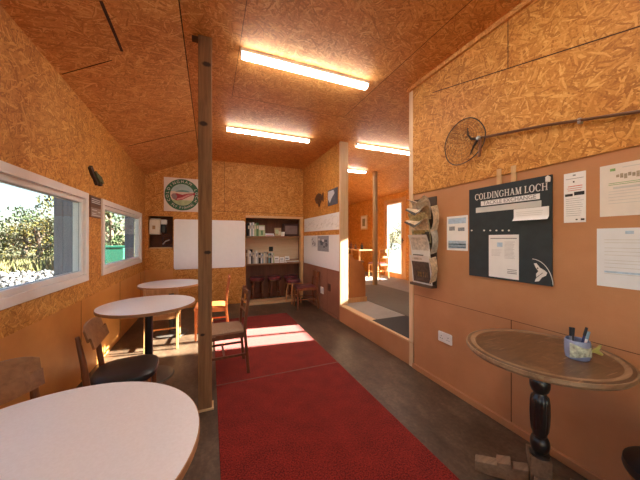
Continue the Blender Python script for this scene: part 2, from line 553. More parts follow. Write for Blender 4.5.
for i, (a, b) in enumerate(WINS):
    w = thing('window_%d' % (i + 1), '', '', (XL, (a + b) / 2, WZ0)); del w['label'], w['category']; w['kind'] = 'structure'
    hw, hh = (b - a) / 2, WZ1 - WZ0
    def ring(mb_, x0, x1, o, t):
        mb_.box(x0, x1, -hw + o, hw - o, o, o + t); mb_.box(x0, x1, -hw + o, hw - o, hh - o - t, hh - o)
        mb_.box(x0, x1, -hw + o, -hw + o + t, o + t, hh - o - t); mb_.box(x0, x1, hw - o - t, hw - o, o + t, hh - o - t)
    m1 = MB(); ring(m1, -.075, .018, 0.002, .066); struct('window_frame', m1, UPVC, w, bevel=.004)
    m2 = MB(); ring(m2, -.075, -.005, .068, .042); struct('window_sash', m2, WHITE, w, bevel=.004)
    m4 = MB(); ring(m4, -.0295, -.0265, .106, .007); struct('window_gasket', m4, INK, w)
    m3 = MB().box(-.036, -.030, -hw + .110, hw - .110, .110, hh - .110); struct('window_pane', m3, GLASS, w)

# back wall with the bookshelf recess and the small niche
NX0, NX1, NZ0, NZ1 = -1.105, -.685, 1.215, 1.85
RX0, RX1, RZ1 = .725, XR - .06, 1.872
mb = MB()
fn = lambda a, b, h: (a, h, b)
Y0, Y1 = YB, YB + .12
mb.prism([(XL, RZ1), (XR, RZ1), (XR, ZC + .02), (XRG, ZC + .02), (XL, 2.66)], Y0, Y1, fn)
mb.box(NX1, RX0, Y0, Y1, .0, RZ1)
mb.box(XL, NX0, Y0, Y1, .80, RZ1); mb.box(NX0, NX1, Y0, Y1, NZ1, RZ1); mb.box(NX0, NX1, Y0, Y1, .80, NZ0)
struct('wall_back', mb, OSB_WALL)
mb = MB().box(XL, NX1 - .001, Y0 + .006, Y1, 0, .80); struct('wall_back_lower', mb, PLYLEFT)
mb = MB().box(RX1, XR, Y0 - .004, Y1, 0, RZ1); struct('trim_recess_side', mb, PINE)
mb = MB().box(RX0, XR, YB - .006, YB + .02, RZ1 + .0, RZ1 + .05); struct('trim_recess_head', mb, PINEX)
mb = MB().box(NX1, XR, YB - .001, YB + .002, 1.985, 1.991); mb.box(.28, .286, YB - .001, YB + .002, 1.99, ZC); mb.box(.02, .024, YB - .001, YB + .002, .06, .80); struct('trim_back_joint', mb, JOINT)
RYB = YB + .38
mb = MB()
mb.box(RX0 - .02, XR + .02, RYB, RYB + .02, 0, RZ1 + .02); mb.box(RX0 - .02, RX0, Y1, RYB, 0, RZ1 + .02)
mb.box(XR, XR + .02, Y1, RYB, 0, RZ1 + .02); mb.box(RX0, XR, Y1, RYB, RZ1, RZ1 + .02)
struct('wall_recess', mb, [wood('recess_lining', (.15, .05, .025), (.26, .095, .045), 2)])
mb = MB().box(RX0 + .005, XR - .005, RYB - .012, RYB, .90, 1.46); struct('wall_recess_back_panel', mb, PINEPX)
mb = MB()
mb.box(NX0 - .015, NX1 + .015, YB + .30, YB + .315, NZ0 - .01, NZ1 + .01)
mb.box(NX0 - .015, NX0, Y1, YB + .30, NZ0, NZ1); mb.box(NX1, NX1 + .015, Y1, YB + .30, NZ0, NZ1)
mb.box(NX0 - .015, NX1 + .015, Y1, YB + .30, NZ1, NZ1 + .015); mb.box(NX0 - .015, NX1 + .015, Y1, YB + .30, NZ0 - .015, NZ0)
struct('wall_niche', mb, NICHE)
mb = MB().box(RX0, 1.80, 5.74, YB, 0, .055); struct('trim_recess_plinth', mb, PINEX, bevel=.003)

# right wall: opening to the hall between the two jambs
XRO = XR + .13
ZO = 1.885
JN, JF = 2.30, 4.05
mb = MB().box(XR - .010, XRO, -1.7, JN, ZO, ZC); struct('wall_right', mb, OSB_WALL)
mb = MB().box(XR, XRO, -1.7, JN, -.02, ZO); struct('wall_right_lower', mb, HARDBOARD)
mb = MB().box(XR, XRO, JF + .04, YB + .02, .86, ZC); struct('wall_right_far', mb, OSB_WALL)
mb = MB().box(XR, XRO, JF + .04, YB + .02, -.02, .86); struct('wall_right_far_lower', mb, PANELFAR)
mb = MB().box(XR - .012, XRO + .01, JN, JN + .06, 0, ZC); struct('trim_jamb_near', mb, PINEPALE, bevel=.003)
mb = MB().box(XR - .012, XRO + .01, JF, JF + .04, ZF + .004, ZC); struct('trim_jamb_far', mb, PINEPALE, bevel=.003)
mb = MB().box(XR - .022, XR, -1.6, JN, 0, .05); struct('baseboard_right', mb, HARDBOARD, bevel=.003)
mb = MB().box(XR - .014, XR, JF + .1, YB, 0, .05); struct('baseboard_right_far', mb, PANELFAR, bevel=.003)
# joints in the right wall boards
mb = MB()
mb.bar((XR - .0105, 2.02, 2.853), (XR - .0105, .15, 2.366), .004, .007)
mb.box(XR - .0115, XR - .009, 1.295, 1.300, 2.67, ZC)
mb.box(XR - .001, XR + .001, 1.278, 1.283, .05, .80); mb.box(XR - .001, XR + .001, .05, JN, .80, .803)
struct('trim_right_joints', mb, JOINT)
mb = MB()
for y in (4.62, 5.25): mb.box(XR - .001, XR + .001, y, y + .004, .05, .86)
mb.box(XR - .001, XR + .001, 4.1, YB - .01, .86, .864); mb.box(XR - .001, XR + .001, 4.98, 4.984, 1.88, ZC); struct('trim_right_far_joints', mb, JOINT)
mb = MB().bar((XR - .02, 2.36, ZC - .02), (XR - .02, -1.6, ZC - .02), .03, .04); struct('trim_ceiling_edge', mb, OSB_CEIL)

# front wall behind the camera, with wide glazing added to let in daylight
mb = MB()
mb.box(XL, -.9, -1.75, -1.65, 0, ZE); mb.box(1.85, XR, -1.75, -1.65, 0, ZC)
mb.prism([(-.9, 2.2), (1.85, 2.2), (1.85, ZC), (XRG, ZC), (-.9, ZE + .08)], -1.75, -1.65, fn)
struct('wall_front', mb, OSB_WALL)
w = thing('door_1', '', '', (.475, -1.70, 0)); del w['label'], w['category']; w['kind'] = 'structure'
mb = MB()
for x in (-1.375, -.03, 1.315): mb.box(x, x + .06, -.03, .03, 0, 2.2)
mb.box(-1.375, 1.375, -.03, .03, 2.14, 2.2); mb.box(-1.375, 1.375, -.03, .03, 0, .06)
struct('door_frame', mb, UPVC, w)
mb = MB().box(-1.315, -.03, -.004, .004, .06, 2.14); mb.box(.03, 1.315, -.004, .004, .06, 2.14); struct('door_pane', mb, GLASS, w)

# the hall next door: outer wall at x = 5 with two glazed doors
XH = 5.0
D = [(5.90, 6.90)]
W4 = (2.93, 3.78, 1.40, 2.58)
mb = MB()
mb.box(XH, XH + .12, 1.2, W4[0], 0, 2.75); mb.box(XH, XH + .12, W4[1], 5.90, 0, 2.75);
mb.box(XH, XH + .12, W4[0], W4[1], 0, W4[2]); mb.box(XH, XH + .12, W4[0], W4[1], W4[3], 2.75); mb.box(XH, XH + .12, 6.90, 9.4, 0, 2.75)
for a, b in D: mb.box(XH, XH + .12, a, b, 2.58, 2.75); mb.box(XH, XH + .12, a, b, 0, ZF)
struct('wall_hall_outer', mb, OSB_WALL)
w = thing('window_4', '', '', (XH, (W4[0] + W4[1]) / 2, W4[2])); del w['label'], w['category']; w['kind'] = 'structure'
hw, hh = (W4[1] - W4[0]) / 2, W4[3] - W4[2]
mb = MB()
for y in (-hw, -.03, hw - .05): mb.box(.0, .07, y, y + (.06 if y == -.03 else .05), .05, hh - .05)
mb.box(.0, .07, -hw, hw, 0, .05); mb.box(.0, .07, -hw, hw, hh - .05, hh); struct('window_frame', mb, UPVC, w)
mb = MB().box(.03, .036, -hw + .05, -.03, .05, hh - .05); mb.box(.03, .036, .03, hw - .05, .05, hh - .05); struct('window_pane', mb, GLASS, w)
mb = MB().box(XRO, XH, 9.3, 9.42, 0, ZC); struct('wall_hall_back', mb, OSB_WALL)
mb = MB().box(XRO, XH, 1.08, 1.2, 0, ZC); struct('wall_hall_front', mb, OSB_WALL)
mb = MB().box(XRO - .02, XRO, YB + .02, 9.3, 0, ZC); struct('wall_hall_inner', mb, OSB_WALL)
for i, (a, b) in enumerate(D):
    w = thing('door_%d' % (i + 2), '', '', (XH, (a + b) / 2, ZF)); del w['label'], w['category']; w['kind'] = 'structure'
    hw = (b - a) / 2; hh = 2.58 - ZF
    mb = MB()
    for s in (-1, 1): mb.box(-.012, .08, s * hw - (.05 if s > 0 else 0), s * hw + (.05 if s < 0 else 0), 0, hh)
    mb.box(-.012, .08, -hw + .05, hw - .05, hh - .05, hh); struct('door_frame', mb, LIGHTW, w, bevel=.003)
    st = .13 if i == 0 else .06
    mb = MB().box(.01, .055, -hw + .05, -hw + .05 + st, 0, hh - .05); mb.box(.01, .055, hw - .05 - .08, hw - .05, 0, hh - .05)
    mb.box(.01, .055, -hw + .05 + st, hw - .13, 0, .13); mb.box(.01, .055, -hw + .05 + st, hw - .13, hh - .13, hh - .05)
    struct('door_leaf', mb, LIGHTW, w, bevel=.003)
    mb = MB()
    y0, y1 = -hw + .05 + st, hw - .13
    mb.box(.0, .06, y0, y0 + .03, .13, hh - .13); mb.box(.0, .06, y1 - .03, y1, .13, hh - .13)
    mb.box(.0, .06, y0 + .03, y1 - .03, .13, .16); mb.box(.0, .06, y0 + .03, y1 - .03, hh - .16, hh - .13)
    struct('door_glazing_bead', mb, WHITE, w)
    mb = MB().box(.028, .034, y0 + .03, y1 - .03, .16, hh - .16); struct('door_pane', mb, GLASS, w)
    mb = MB().tube([(-.03, -hw + .11, 1.02), (-.03, -hw + .11, 1.16)], .012); mb.box(-.03, .01, -hw + .10, -hw + .12, 1.08, 1.10)
    struct('door_handle', mb, BLACK, w)

# ------------------------------------------------------------------ posts, carpets, lamps
t = thing('timber_post', '', 'post', (-.037, 2.42, 0))
MB().box(-.0525, .0525, -.05, .05, 0, ZC - .001).build('shaft', POSTW, t, bevel=.004)
mb = MB().box(-.055, .066, -.064, -.0505, 0, .014); mb.box(.053, .066, -.0505, .05, 0, .014); mb.build('foot_strip', PINEX, t)
MB().box(-.1, -.0525, -.02, .02, ZC - .03, ZC - .001).build('top_bracket', JOINT, t)
tag(t, 'square rough timber post standing at the left edge of the red carpet', 'post')
o = MB().lathe([(.062, 0), (.062, .9), (.06, ZC - ZF - .002)], 20)
tag(o.build('log_post', wood('log_wood', (.24, .13, .055), (.46, .28, .13), 2, .6), None, (3.76, 5.56, ZF), smooth=True), 'round timber post in the room beyond the wall opening', 'post')

for y0, y1, lb in ((-.6, 2.708, 'near red carpet runner reaching the bottom of the photo'), (2.722, 4.90, 'far red carpet runner crossed by a band of sunlight')):
    mb = MB().box(-.64, .64, -(y1 - y0) / 2, (y1 - y0) / 2, 0, .009)
    t = thing('carpet_runner', lb, 'carpet', (.697, (y0 + y1) / 2, 0), group='red carpet runners')
    mb.build('pile', CARPET_RED, t, bevel=.003)
    e = (y1 - y0) / 2 * (1 if y0 < 0 else -1)
    MB().box(-.645, .645, min(e, e + math.copysign(.006, e)), max(e, e + math.copysign(.006, e)), 0, .0095).build('bound_edge', mat('edge_binding', (.20, .10, .085), .9, .2, 60), t)

tag(MB().box(-.58, .62, -1.9, 1.9, 0, .006).build('hall_carpet', carpet_mat('olive_carpet', (.105, .090, .066), (.17, .15, .115)), None, (3.25, 3.7, ZF)), 'dark olive-grey carpet piece lying on the raised floor beyond the opening', 'carpet')
tag(MB().box(-.29, .29, -.38, .38, 0, .010).build('door_mat', mat('dark_mat', (.055, .05, .045), .95, .3, 200), None, (2.30 + .07, 2.76, ZF), bevel=.003), 'small dark mat just inside the opening at its right-hand side', 'mat')


def make_light(loc, label):
    t = thing('ceiling_light', label, 'light', loc, 0, 'fluorescent batten lights')
    MB().box(-.65, .65, -.041, .041, -.030, 0).build('housing', WHITE, t, bevel=.004)
    mb = MB(); prof = [(.040 * math.cos(2 * PI * k / 20), -.046 + .019 * math.sin(2 * PI * k / 20)) for k in range(20)]
    mb.prism(prof, -.635, .635, lambda a, b, h: (h, a, b)); mb.build('diffuser', TUBE, t)
    for s in (-1, 1):
        MB().box(s * .638 - .003, s * .638 + .003, -.030, .030, -.062, -.030).build('end_cap', WHITE, t, bevel=.003)
    return t


L0 = make_light((.897, 2.43, ZC - .002), 'ceiling batten light nearest the camera, largest in view')
dup(L0, (.868, 4.15, ZC - .002), 0, 'ceiling batten light nearer the bookshelf, second along the main room')
dup(L0, (.90, .70, ZC - .002), 0, 'added unseen ceiling batten light overhead, brightening the two nearest tables')  # added lamp out of view, extends the row to brighten the near end
dup(L0, (2.98, 4.02, ZC - .002), 0, 'ceiling batten light seen through the opening, the nearer of two there')
dup(L0, (2.85, 5.58, ZC - .002), 0, 'short-looking batten light cut off by the far jamb of the opening')


# ------------------------------------------------------------------ tables
def white_table(loc, r, label):
    t = thing('round_table', label, 'table', loc, 0, 'white round pedestal tables')
    tp = MB().lathe([(r - .006, .722), (r - .003, .7225), (r - .003, .7445), (r - .006, .745)], 72).build('table_top', LAM, t, smooth=True)
    mb = MB()
    n = 72; vs = []; fs = []
    for k in range(n):
        a = 2 * PI * k / n; c, s = math.cos(a), math.sin(a)
        for rr, z in ((r - .004, .716), (r, .718), (r, .7425), (r - .004, .7445)): vs.append((rr * c, rr * s, z))
    for k in range(n):
        l = (k + 1) % n
        for j in range(4):
            q = (j + 1) % 4; fs.append((k * 4 + j, l * 4 + j, l * 4 + q, k * 4 + q))
    mb.add(vs, fs); mb.build('edge_band', EDGEW, tp, smooth=True)
    MB().lathe([(.075, .70), (.11, .712), (.11, .721)], 24).build('mounting_plate', BLACK, t)
    MB().lathe([(.036, .03), (.036, .70)], 24).build('column', BLACK, t, smooth=True)
    MB().lathe([(.225, 0), (.23, .004), (.22, .014), (.12, .026), (.05, .032), (.04, .05)], 40).build('base', mat('base_grey', (.085, .075, .065), .35, .1), t, smooth=True)
    return t


white_table((-.495, 1.035, 0), .462, 'large-looking white round table at bottom left, nearest the camera')
white_table((-.575, 3.17, 0), .428, 'white round table with black column between the timber post and left windows')
white_table((-.53, 4.50, 0), .42, 'white round table farthest away, in front of the whiteboard')

t = thing('pub_table', 'old round brown wooden table on a turned black leg by the right wall', 'table', (1.690, .902, 0), .0)
ZT = .788
R0 = .355
MB().lathe([(R0 - .03, ZT - .034), (R0 - .006, ZT - .03), (R0, ZT - .022), (R0, ZT - .010), (R0 - .006, ZT - .001), (R0 - .03, ZT + .0005), (R0 - .034, ZT - .003)], 80).build('table_top', [OLDTOP], t, smooth=True)
mb = MB(); n = 72; vs = []; fs = []
for k in range(n):
    a = 2 * PI * k / n; c, s = math.cos(a), math.sin(a)
    for rr, z in ((R0 - .045, ZT - .003), (R0 - .036, ZT + .002), (R0 + .001, ZT - .003), (R0 + .003, ZT - .02), (R0 - .008, ZT - .034), (R0 - .035, ZT - .036)): vs.append((rr * c, rr * s, z))
for k in range(n):
    l = (k + 1) % n
    for j in range(6):
        q = (j + 1) % 6; fs.append((k * 6 + j, l * 6 + j, l * 6 + q, k * 6 + q))
mb.add(vs, fs); mb.build('rim', wood('worn_rim', (.22, .13, .065), (.44, .29, .16), 0, .4), t, smooth=True)
MB().lathe([(.05, .70), (.16, .735), (.17, ZT - .034)], 30).build('top_support', BLACKW, t, smooth=True)
prof = [(.056, .206), (.054, .215), (.034, .222), (.046, .235), (.053, .26), (.053, .28), (.046, .302), (.034, .312), (.040, .32), (.040, .33)]
prof += [(.048, .345), (.053, .39), (.055, .44), (.054, .50), (.048, .53), (.036, .54), (.034, .55), (.046, .56), (.055, .585), (.056, .61), (.050, .632), (.036, .645), (.036, .66), (.05, .68), (.05, .73)]
prof = [(r * .84, z) for r, z in prof]
mb = MB(); seg = 40; vs = []; fs = []
for r, z in prof:
    for k in range(seg):
        a = 2 * PI * k / seg
        rr = r * (1 - (.12 if (k % 4 in (0,)) and 0.34 < z < .535 else 0)); vs.append((rr * math.cos(a), rr * math.sin(a), z))
for i in range(len(prof) - 1):
    for k in range(seg):
        l = (k + 1) % seg; fs.append((i * seg + k, i * seg + l, (i + 1) * seg + l, (i + 1) * seg + k))
mb.add(vs, fs); mb.build('turned_leg', BLACKW, t, smooth=True)
MB().box(-.047, .047, -.047, .047, .03, .207, Matrix.Rotation(.62, 4, 'Z')).build('leg_block', OLDW, t, bevel=.005)
for k in range(4):
    a = PI / 2 * k + .62 + PI / 2
    rm = Matrix.Rotation(a, 4, 'Z')
    mb = MB(); side = [(.05, .03), (.24, .0), (.31, .0), (.31, .055), (.27, .065), (.16, .085), (.05, .115)]
    mb.prism(side, -.032, .032, lambda p, q, h: rm @ Vector((p, h, q)))
    mb.prism([(.13, .08), (.20, .07), (.20, .098), (.13, .115)], -.036, .036, lambda p, q, h: rm @ Vector((p, h, q)))
    mb.build('foot', OLDW, t, bevel=.004)


# ------------------------------------------------------------------ chairs
def rod(a, b, r, r2=None): return MB().tube([a, b], [r, r2 or r], 10)


def cafe_chair(loc, rz, label, seat_m, wood_m, back_m):
    """faces local +x; curved plywood back on two uprights, padded seat"""
    t = thing('cafe_chair', label, 'chair', loc, rz, 'cafe chairs with curved plywood backs')
    mb = MB(); n = 20; SH = .45
    def seat(z0, z1, e):
        pts = []
        for k in range(40):
            a = 2 * PI * k / 40; c, s = math.cos(a), math.sin(a)
            q = 3.2
            x = .195 * math.copysign(abs(c) ** (2 / q), c); y = .20 * math.copysign(abs(s) ** (2 / q), s)
            y *= 1 + .06 * x / .2
            pts.append((x, y))
        return pts
    base = seat(0, 0, 0); vs = []; fs = []
    lv = [(.93, SH - .03), (1.0, SH - .022), (1.02, SH - .005), (1.0, SH + .012), (.93, SH + .022), (.6, SH + .028), (.2, SH + .026)]
    for sc_, z in lv: vs += [(x * sc_, y * sc_, z) for x, y in base]
    for i in range(len(lv) - 1):
        for k in range(40): fs.append((i * 40 + k, i * 40 + (k + 1) % 40, (i + 1) * 40 + (k + 1) % 40, (i + 1) * 40 + k))
    fs.append(tuple(reversed(range(40)))); fs.append(tuple((len(lv) - 1) * 40 + k for k in range(40)))
    mb.add(vs, fs); mb.build('seat', seat_m, t, smooth=True)
    for s in (-1, 1):
        m1 = MB().tube([(-.205, s * .165, 0), (-.185, s * .165, .25), (-.182, s * .165, .45), (-.20, s * .163, .60), (-.232, s * .160, .775)], [.013, .017, .019, .018, .012], 10)
        m1.build('leg', wood_m, t, smooth=True)
        rod((.165, s * .165, 0), (.15, s * .155, .43), .012, .018).build('leg', wood_m, t, smooth=True)
        rod((.16, s * .162, .22), (-.186, s * .164, .22), .009).build('stretcher', wood_m, t, smooth=True)
    mb = MB().box(-.18, .16, -.16, .16, .40, .422); mb.build('seat_frame', wood_m, t, bevel=.004)
    mb = MB()
    def fnb(u, v):
        y = (u - .5) * .35; z = .652 + v * .18 - (.026 * (2 * u - 1) ** 4 if v > .5 else -.035 * (2 * u - 1) ** 2)
        return (-.178 + .42 * y * y * 1.9 - .05 * (v - .3), y, z)
    mb.grid(fnb, 16, 5, (-.012, 0, 0)); mb.build('backrest', back_m, t, smooth=True)
    return t


cafe_chair((-.56, 2.33, 0), math.radians(4), 'cafe chair with black seat under the left windows, between two white tables', BLACKV, REDW, PLYW)
cafe_chair((-.775, 1.515, 0), math.radians(-44), 'cafe chair mostly hidden behind the nearest white table, curved back showing', BLACKV, REDW, PLYW)


def ladder_chair(loc, rz, label, wood_m, seat_m, name='ladder_back_chair', bars=((.80, .05), (.70, .022), (.61, .022)), group='wooden side chairs', h=.85):
    """faces local +x"""
    t = thing(name, label, 'chair', loc, rz, group)
    for s in (-1, 1):
        m1 = MB(); p = [(-.235, s * .175, 0), (-.20, s * .175, .42), (-.205, s * .175, .55), (-.245, s * .175, h)]
        for a, b in zip(p, p[1:]): m1.bar(a, b, .03, .026, up=(0, 1, 0))
        m1.build('leg', wood_m, t, bevel=.003)
        MB().bar((.19, s * .185, 0), (.185, s * .185, .425), .024, .024, up=(0, 1, 0), w2=.034, d2=.034).build('leg', wood_m, t, bevel=.003)
        MB().bar((.185, s * .18, .20), (-.21, s * .175, .20), .018, .022).build('stretcher', wood_m, t)
        MB().bar((.18, s * .182, .405), (-.20, s * .175, .405), .022, .05).build('seat_rail', wood_m, t)
    MB().bar((0, -.178, .20), (0, .178, .20), .018, .018).build('stretcher', wood_m, t)
    MB().bar((.185, -.18, .405), (.185, .18, .405), .022, .05).build('seat_rail', wood_m, t)
    MB().bar((-.20, -.17, .405), (-.20, .17, .405), .022, .05).build('seat_rail', wood_m, t)
    mb = MB()
    def top(u, v):
        x = -.19 + u * .40; y = (v - .5) * (.355 + .04 * u)
        d = max(abs(2 * u - 1), abs(2 * v - 1)); return (x, y, .465 - .02 * d ** 5)
    mb.grid(top, 12, 12, (0, 0, -.03)); mb.build('seat', seat_m, t, smooth=True)
    for z, hh in bars:
        mb = MB(); xb = -.205 - .04 * (z - .55) / .3
        def sl_(u, v): return (xb - .02 * math.sin(PI * u), (u - .5) * .35, z - hh / 2 + hh * v)
        mb.grid(sl_, 8, 1, (.014, 0, 0)); mb.build('back_slat', wood_m, t)
    return t


ladder_chair((.13, 3.02, .0095), PI + .03, 'dark wooden chair with brown padded seat standing on the red carpet edge', DARKW, BROWNSEAT)
ladder_chair((.02, 4.16, .0095), PI - .06, 'reddish wooden chair in the sunlight behind the timber post', ORANGEW, ORANGEW, name='wooden_chair', bars=((.79, .09), (.64, .03)))
ladder_chair((-.575, 4.075, 0), PI / 2 + .05, 'pale wooden chair tucked under the farthest white table', LIGHTW, LIGHTW, name='pale_chair', bars=((.74, .06), (.60, .03)), h=.78)
ladder_chair((1.80, 5.17, 0), PI - .1, 'low-backed chair with dark seat beside the bookshelf, against the right wall', REDW, MAROON, name='side_chair', bars=((.68, .13),), h=.74)


def pub_stool(loc, label, seat_m, wood_m, rz=0.0, r=.165, hs=.50, pad=.0):
    t = thing('bar_stool', label, 'stool', loc, rz, 'round padded stools')
    MB().lathe([(r * .9, hs - .075 + pad), (r, hs - .066 + pad), (r * 1.02, hs - .035), (r, hs - .012), (r * .9, hs - .002), (r * .5, hs + .004), (r * .1, hs + .004)], 36).build('seat', seat_m, t, smooth=True)
    MB().lathe([(r * .86, hs - .10 + pad), (r * .92, hs - .095 + pad), (r * .92, hs - .075 + pad), (r * .86, hs - .073 + pad)], 36).build('seat_ring', wood_m, t, smooth=True)
    for k in range(4):
        a = PI / 4 + k * PI / 2; c, s = math.cos(a), math.sin(a)
        MB().tube([(c * r * 1.02, s * r * 1.02, 0), (c * r * .92, s * r * .92, .22), (c * r * .72, s * r * .72, hs - .07)], [.013, .018, .016], 10).build('leg', wood_m, t, smooth=True)
    for k in range(4):
        a = PI / 4 + k * PI / 2; b = a + PI / 2; q = r * .96
        rod((math.cos(a) * q, math.sin(a) * q, .15), (math.cos(b) * q, math.sin(b) * q, .15), .009).build('stretcher', wood_m, t, smooth=True)
    return t


S0 = pub_stool((1.005, 6.20, 0), 'maroon padded stool under the bookshelf, leftmost of its row', MAROON, DARKW, hs=.53)
dup(S0, (1.40, 6.21, 0), .1, 'maroon padded stool under the bookshelf, second from the left')
dup(S0, (1.80, 6.21, 0), .2, 'maroon padded stool at the right end under the bookshelf')
pub_stool((1.70, 5.66, 0), 'maroon padded stool pulled out in front of the bookshelf recess', MAROON, LIGHTW, .3, hs=.52)
pub_stool((1.74, .425, 0), 'black padded stool at the bottom right corner, beside the old brown table', BLACKV, LIGHTW, .2, r=.165, hs=.465, pad=.02)


# ------------------------------------------------------------------ flat things on the walls
def rrect(w, h, r, n=5):
    pts = []
    for cx, cy, a0 in ((w / 2 - r, h / 2 - r, 0), (-w / 2 + r, h / 2 - r, PI / 2), (-w / 2 + r, -h / 2 + r, PI), (w / 2 - r, -h / 2 + r, 3 * PI / 2)):
        for k in range(n + 1): a = a0 + PI / 2 * k / n; pts.append((cx + r * math.cos(a), cy + r * math.sin(a)))
    return pts


def sheet(name, rot, loc, w, h, label, cat, mats, marks=(), thick=.0015, group=None, curl=0.0, poly=None):
    """thin printed sheet; marks = (mat index, x0, x1, y0, y1) in fractions of its size"""
    mb = MB()
    if poly: mb.prism([(a * w, b * h) for a, b in poly], 0, thick)
    elif curl:
        mb.grid(lambda u, v: ((u - .5) * w, (v - .5) * h, thick + curl * (max(0, .35 - v) / .35) ** 2 + curl * .4 * (max(0, u - .8) / .2) ** 2), 10, 10, (0, 0, -thick))
    else: mb.box(-w / 2, w / 2, -h / 2, h / 2, 0, thick)
    for k, x0, x1, y0, y1 in marks:
        mb.m = k; mb.box((x0 - .5) * w, (x1 - .5) * w, (y0 - .5) * h, (y1 - .5) * h, thick * .5, thick + .0006)
    o = mb.build(name, mats, None, loc, rot)
    return tag(o, label, cat, group)


def lines(k, x0, x1, y0, y1, n, fill=.45, jit=.25):
    out = []
    for i in range(n):
        y = y1 - (i + .5) * (y1 - y0) / n; d = (y1 - y0) / n * fill / 2
        out.append((k, x0, x1 - random.random() * jit * (x1 - x0), y - d, y + d))
    return out


def right_rect(x0, y0, x1, y1):
    """centre and size on the right wall of the rectangle seen between two pixels (left top, right bottom)"""
    ya, za = onX(x0, y0); yb, zb = onX(x1, y1)
    return (ya + yb) / 2, (za + zb) / 2, ya - yb, za - zb


# whiteboards and notices on the far part of the right wall
tag(MB().prism(rrect(1.38, 1.01, .04), 0, .014).build('whiteboard', WBOARD, None, (.022, YB - .0006, 1.293), ROT_B, bevel=.002), 'wide blank whiteboard on the back wall, behind the timber post', 'whiteboard')

fy0, fy1 = JF + .05, 5.93
pts = []
mb = MB().box(-(fy1 - fy0) / 2, (fy1 - fy0) / 2, -.15, .15, 0, .008)
mb.m = 1
for k in range(9):
    a = (k / 9 - .5) * (fy1 - fy0) * .95 + .08; b = random.uniform(-.06, .06); r = random.uniform(.03, .08)
    mb.tube([(a + r * 1.6 * math.cos(i * PI / 8), b + r * math.sin(i * PI / 8), .0085) for i in range(16)], .003, 4, closed=True)
for k in range(26):
    a = random.uniform(-.9, .85); b = random.uniform(-.12, .10)
    mb.tube([(a, b, .0085), (a + .06, b + .03, .0085), (a + .12, b, .0085)], .003, 4)
tag(mb.build('sketch_map', [PAPER, INKPALE], None, (XR - .0006, (fy0 + fy1) / 2, 1.715), ROT_R), 'long pale hand-drawn map strip on the right wall above the second whiteboard', 'map')
t = thing('display_board', 'white display board with dark photos pinned on it, beyond the wall opening', 'board', (XR - .0006, 5.02, 1.16), rot=ROT_R)
MB().box(-.93, .93, -.315, .315, 0, .012).build('panel', WBOARD, t, bevel=.002)
def photo_at(x, y, w, h, lb, cols, grp='photos on the display board'):
    mb = MB().box(-w / 2, w / 2, -h / 2, h / 2, 0, .002)
    for i in range(14):
        mb.m = random.choice((1, 2, 2, 1, 3)); a = random.uniform(-.45, .25) * w; b = random.uniform(-.45, .25) * h
        mb.box(a, a + random.uniform(.1, .22) * w, b, b + random.uniform(.1, .24) * h, .001, .0024 + i * .00005)
    o = mb.build('photo', cols, None, (XR - .0122, y, x), ROT_R); return tag(o, lb, 'photo', grp)
DKPH = mat('photo_dark', (.09, .10, .13), .5, .5, 60); MDPH = mat('photo_mid', (.28, .30, .34), .5, .4, 60); LTPH = mat('photo_light', (.62, .64, .68), .5, .2, 60)
y1, z1 = onX(315, 242); y2, z2 = onX(322, 243)
photo_at(1.34, 5.28, .30, .22, 'small grey photo at the left on the white display board', [LTPH, MDPH, DKPH, LTPH])
photo_at(1.31, 4.80, .56, .30, 'dark wide photo beside the small grey one on the display board', [MDPH, DKPH, DKPH, LTPH])

# ornament and small framed photo above
y, z = onX(319, 199)
mb = MB()
fish = [(-.20, .02), (-.10, .10), (0, .12), (.10, .09), (.17, .03), (.24, .10), (.25, -.09), (.17, -.03), (.08, -.10), (.02, -.17), (-.02, -.10), (-.12, -.08)]
mb.prism(fish, .0, .02); mb.prism([(a * .75, b * .7) for a, b in fish], .02, .035)
o = mb.build('fish_ornament', wood('dark_carving', (.06, .025, .012), (.15, .065, .03), 0), None, (XR + .001, y, z), ROT_R, bevel=.006)
tag(o, 'dark carved fish ornament on the right wall beyond the opening', 'ornament')
y, z = onX(333, 197)
t = thing('photo_plaque', 'small grey photo plaque beside the carved fish, near the far jamb', 'picture', (XR, y, z), rot=ROT_R)
MB().box(-.20, .20, -.145, .145, 0, .016).build('backing', mat('slate_grey', (.10, .11, .14), .5, .3, 30), t, bevel=.003)
mb = MB().prism([(-.18, -.02), (-.18, .12), (.05, .12), (.10, .06), (-.04, -.03), (-.10, -.10)], .016, .018)
mb.build('picture', LTPH, t)
y, z = onX(321.5, 291)
def wall_plate(rot, loc, w, h, label, name='wall_socket', m=WHITE, gangs=2):
    t = thing(name, label, 'socket' if 'socket' in name else 'switch', loc, rot=rot)
    fp = MB().prism(rrect(w, h, .008), 0, .011).build('face_plate', m, t, bevel=.002)
    for g in range(gangs):
        cx = (g - (gangs - 1) / 2) * w / gangs
        mb = MB()
        mb.box(cx - .004, cx + .004, .006, .014, .0105, .0117); mb.box(cx - .016, cx - .006, -.016, -.011, .0105, .0117); mb.box(cx + .006, cx + .016, -.016, -.011, .0105, .0117)
        mb.build('socket_slots', INKB, fp)
        MB().box(cx + .018, cx + .028, .018, .032, .011, .014).build('rocker', m, fp, bevel=.001)
    return t
wall_plate(ROT_R, (XR, 4.86, .385), .15, .13, 'white socket low on the right wall beside the dark low-backed chair', gangs=1)
wall_plate(ROT_R, (XR, 4.52, .50), .11, .13, 'brown wall switch just right of the far white socket', 'wall_switch', mat('brown_plate', (.12, .05, .03), .4, .1), 1)
wall_plate(ROT_R, (XR, 1.875, .468), .155, .095, 'white double socket on the near right wall below the magazine rack')

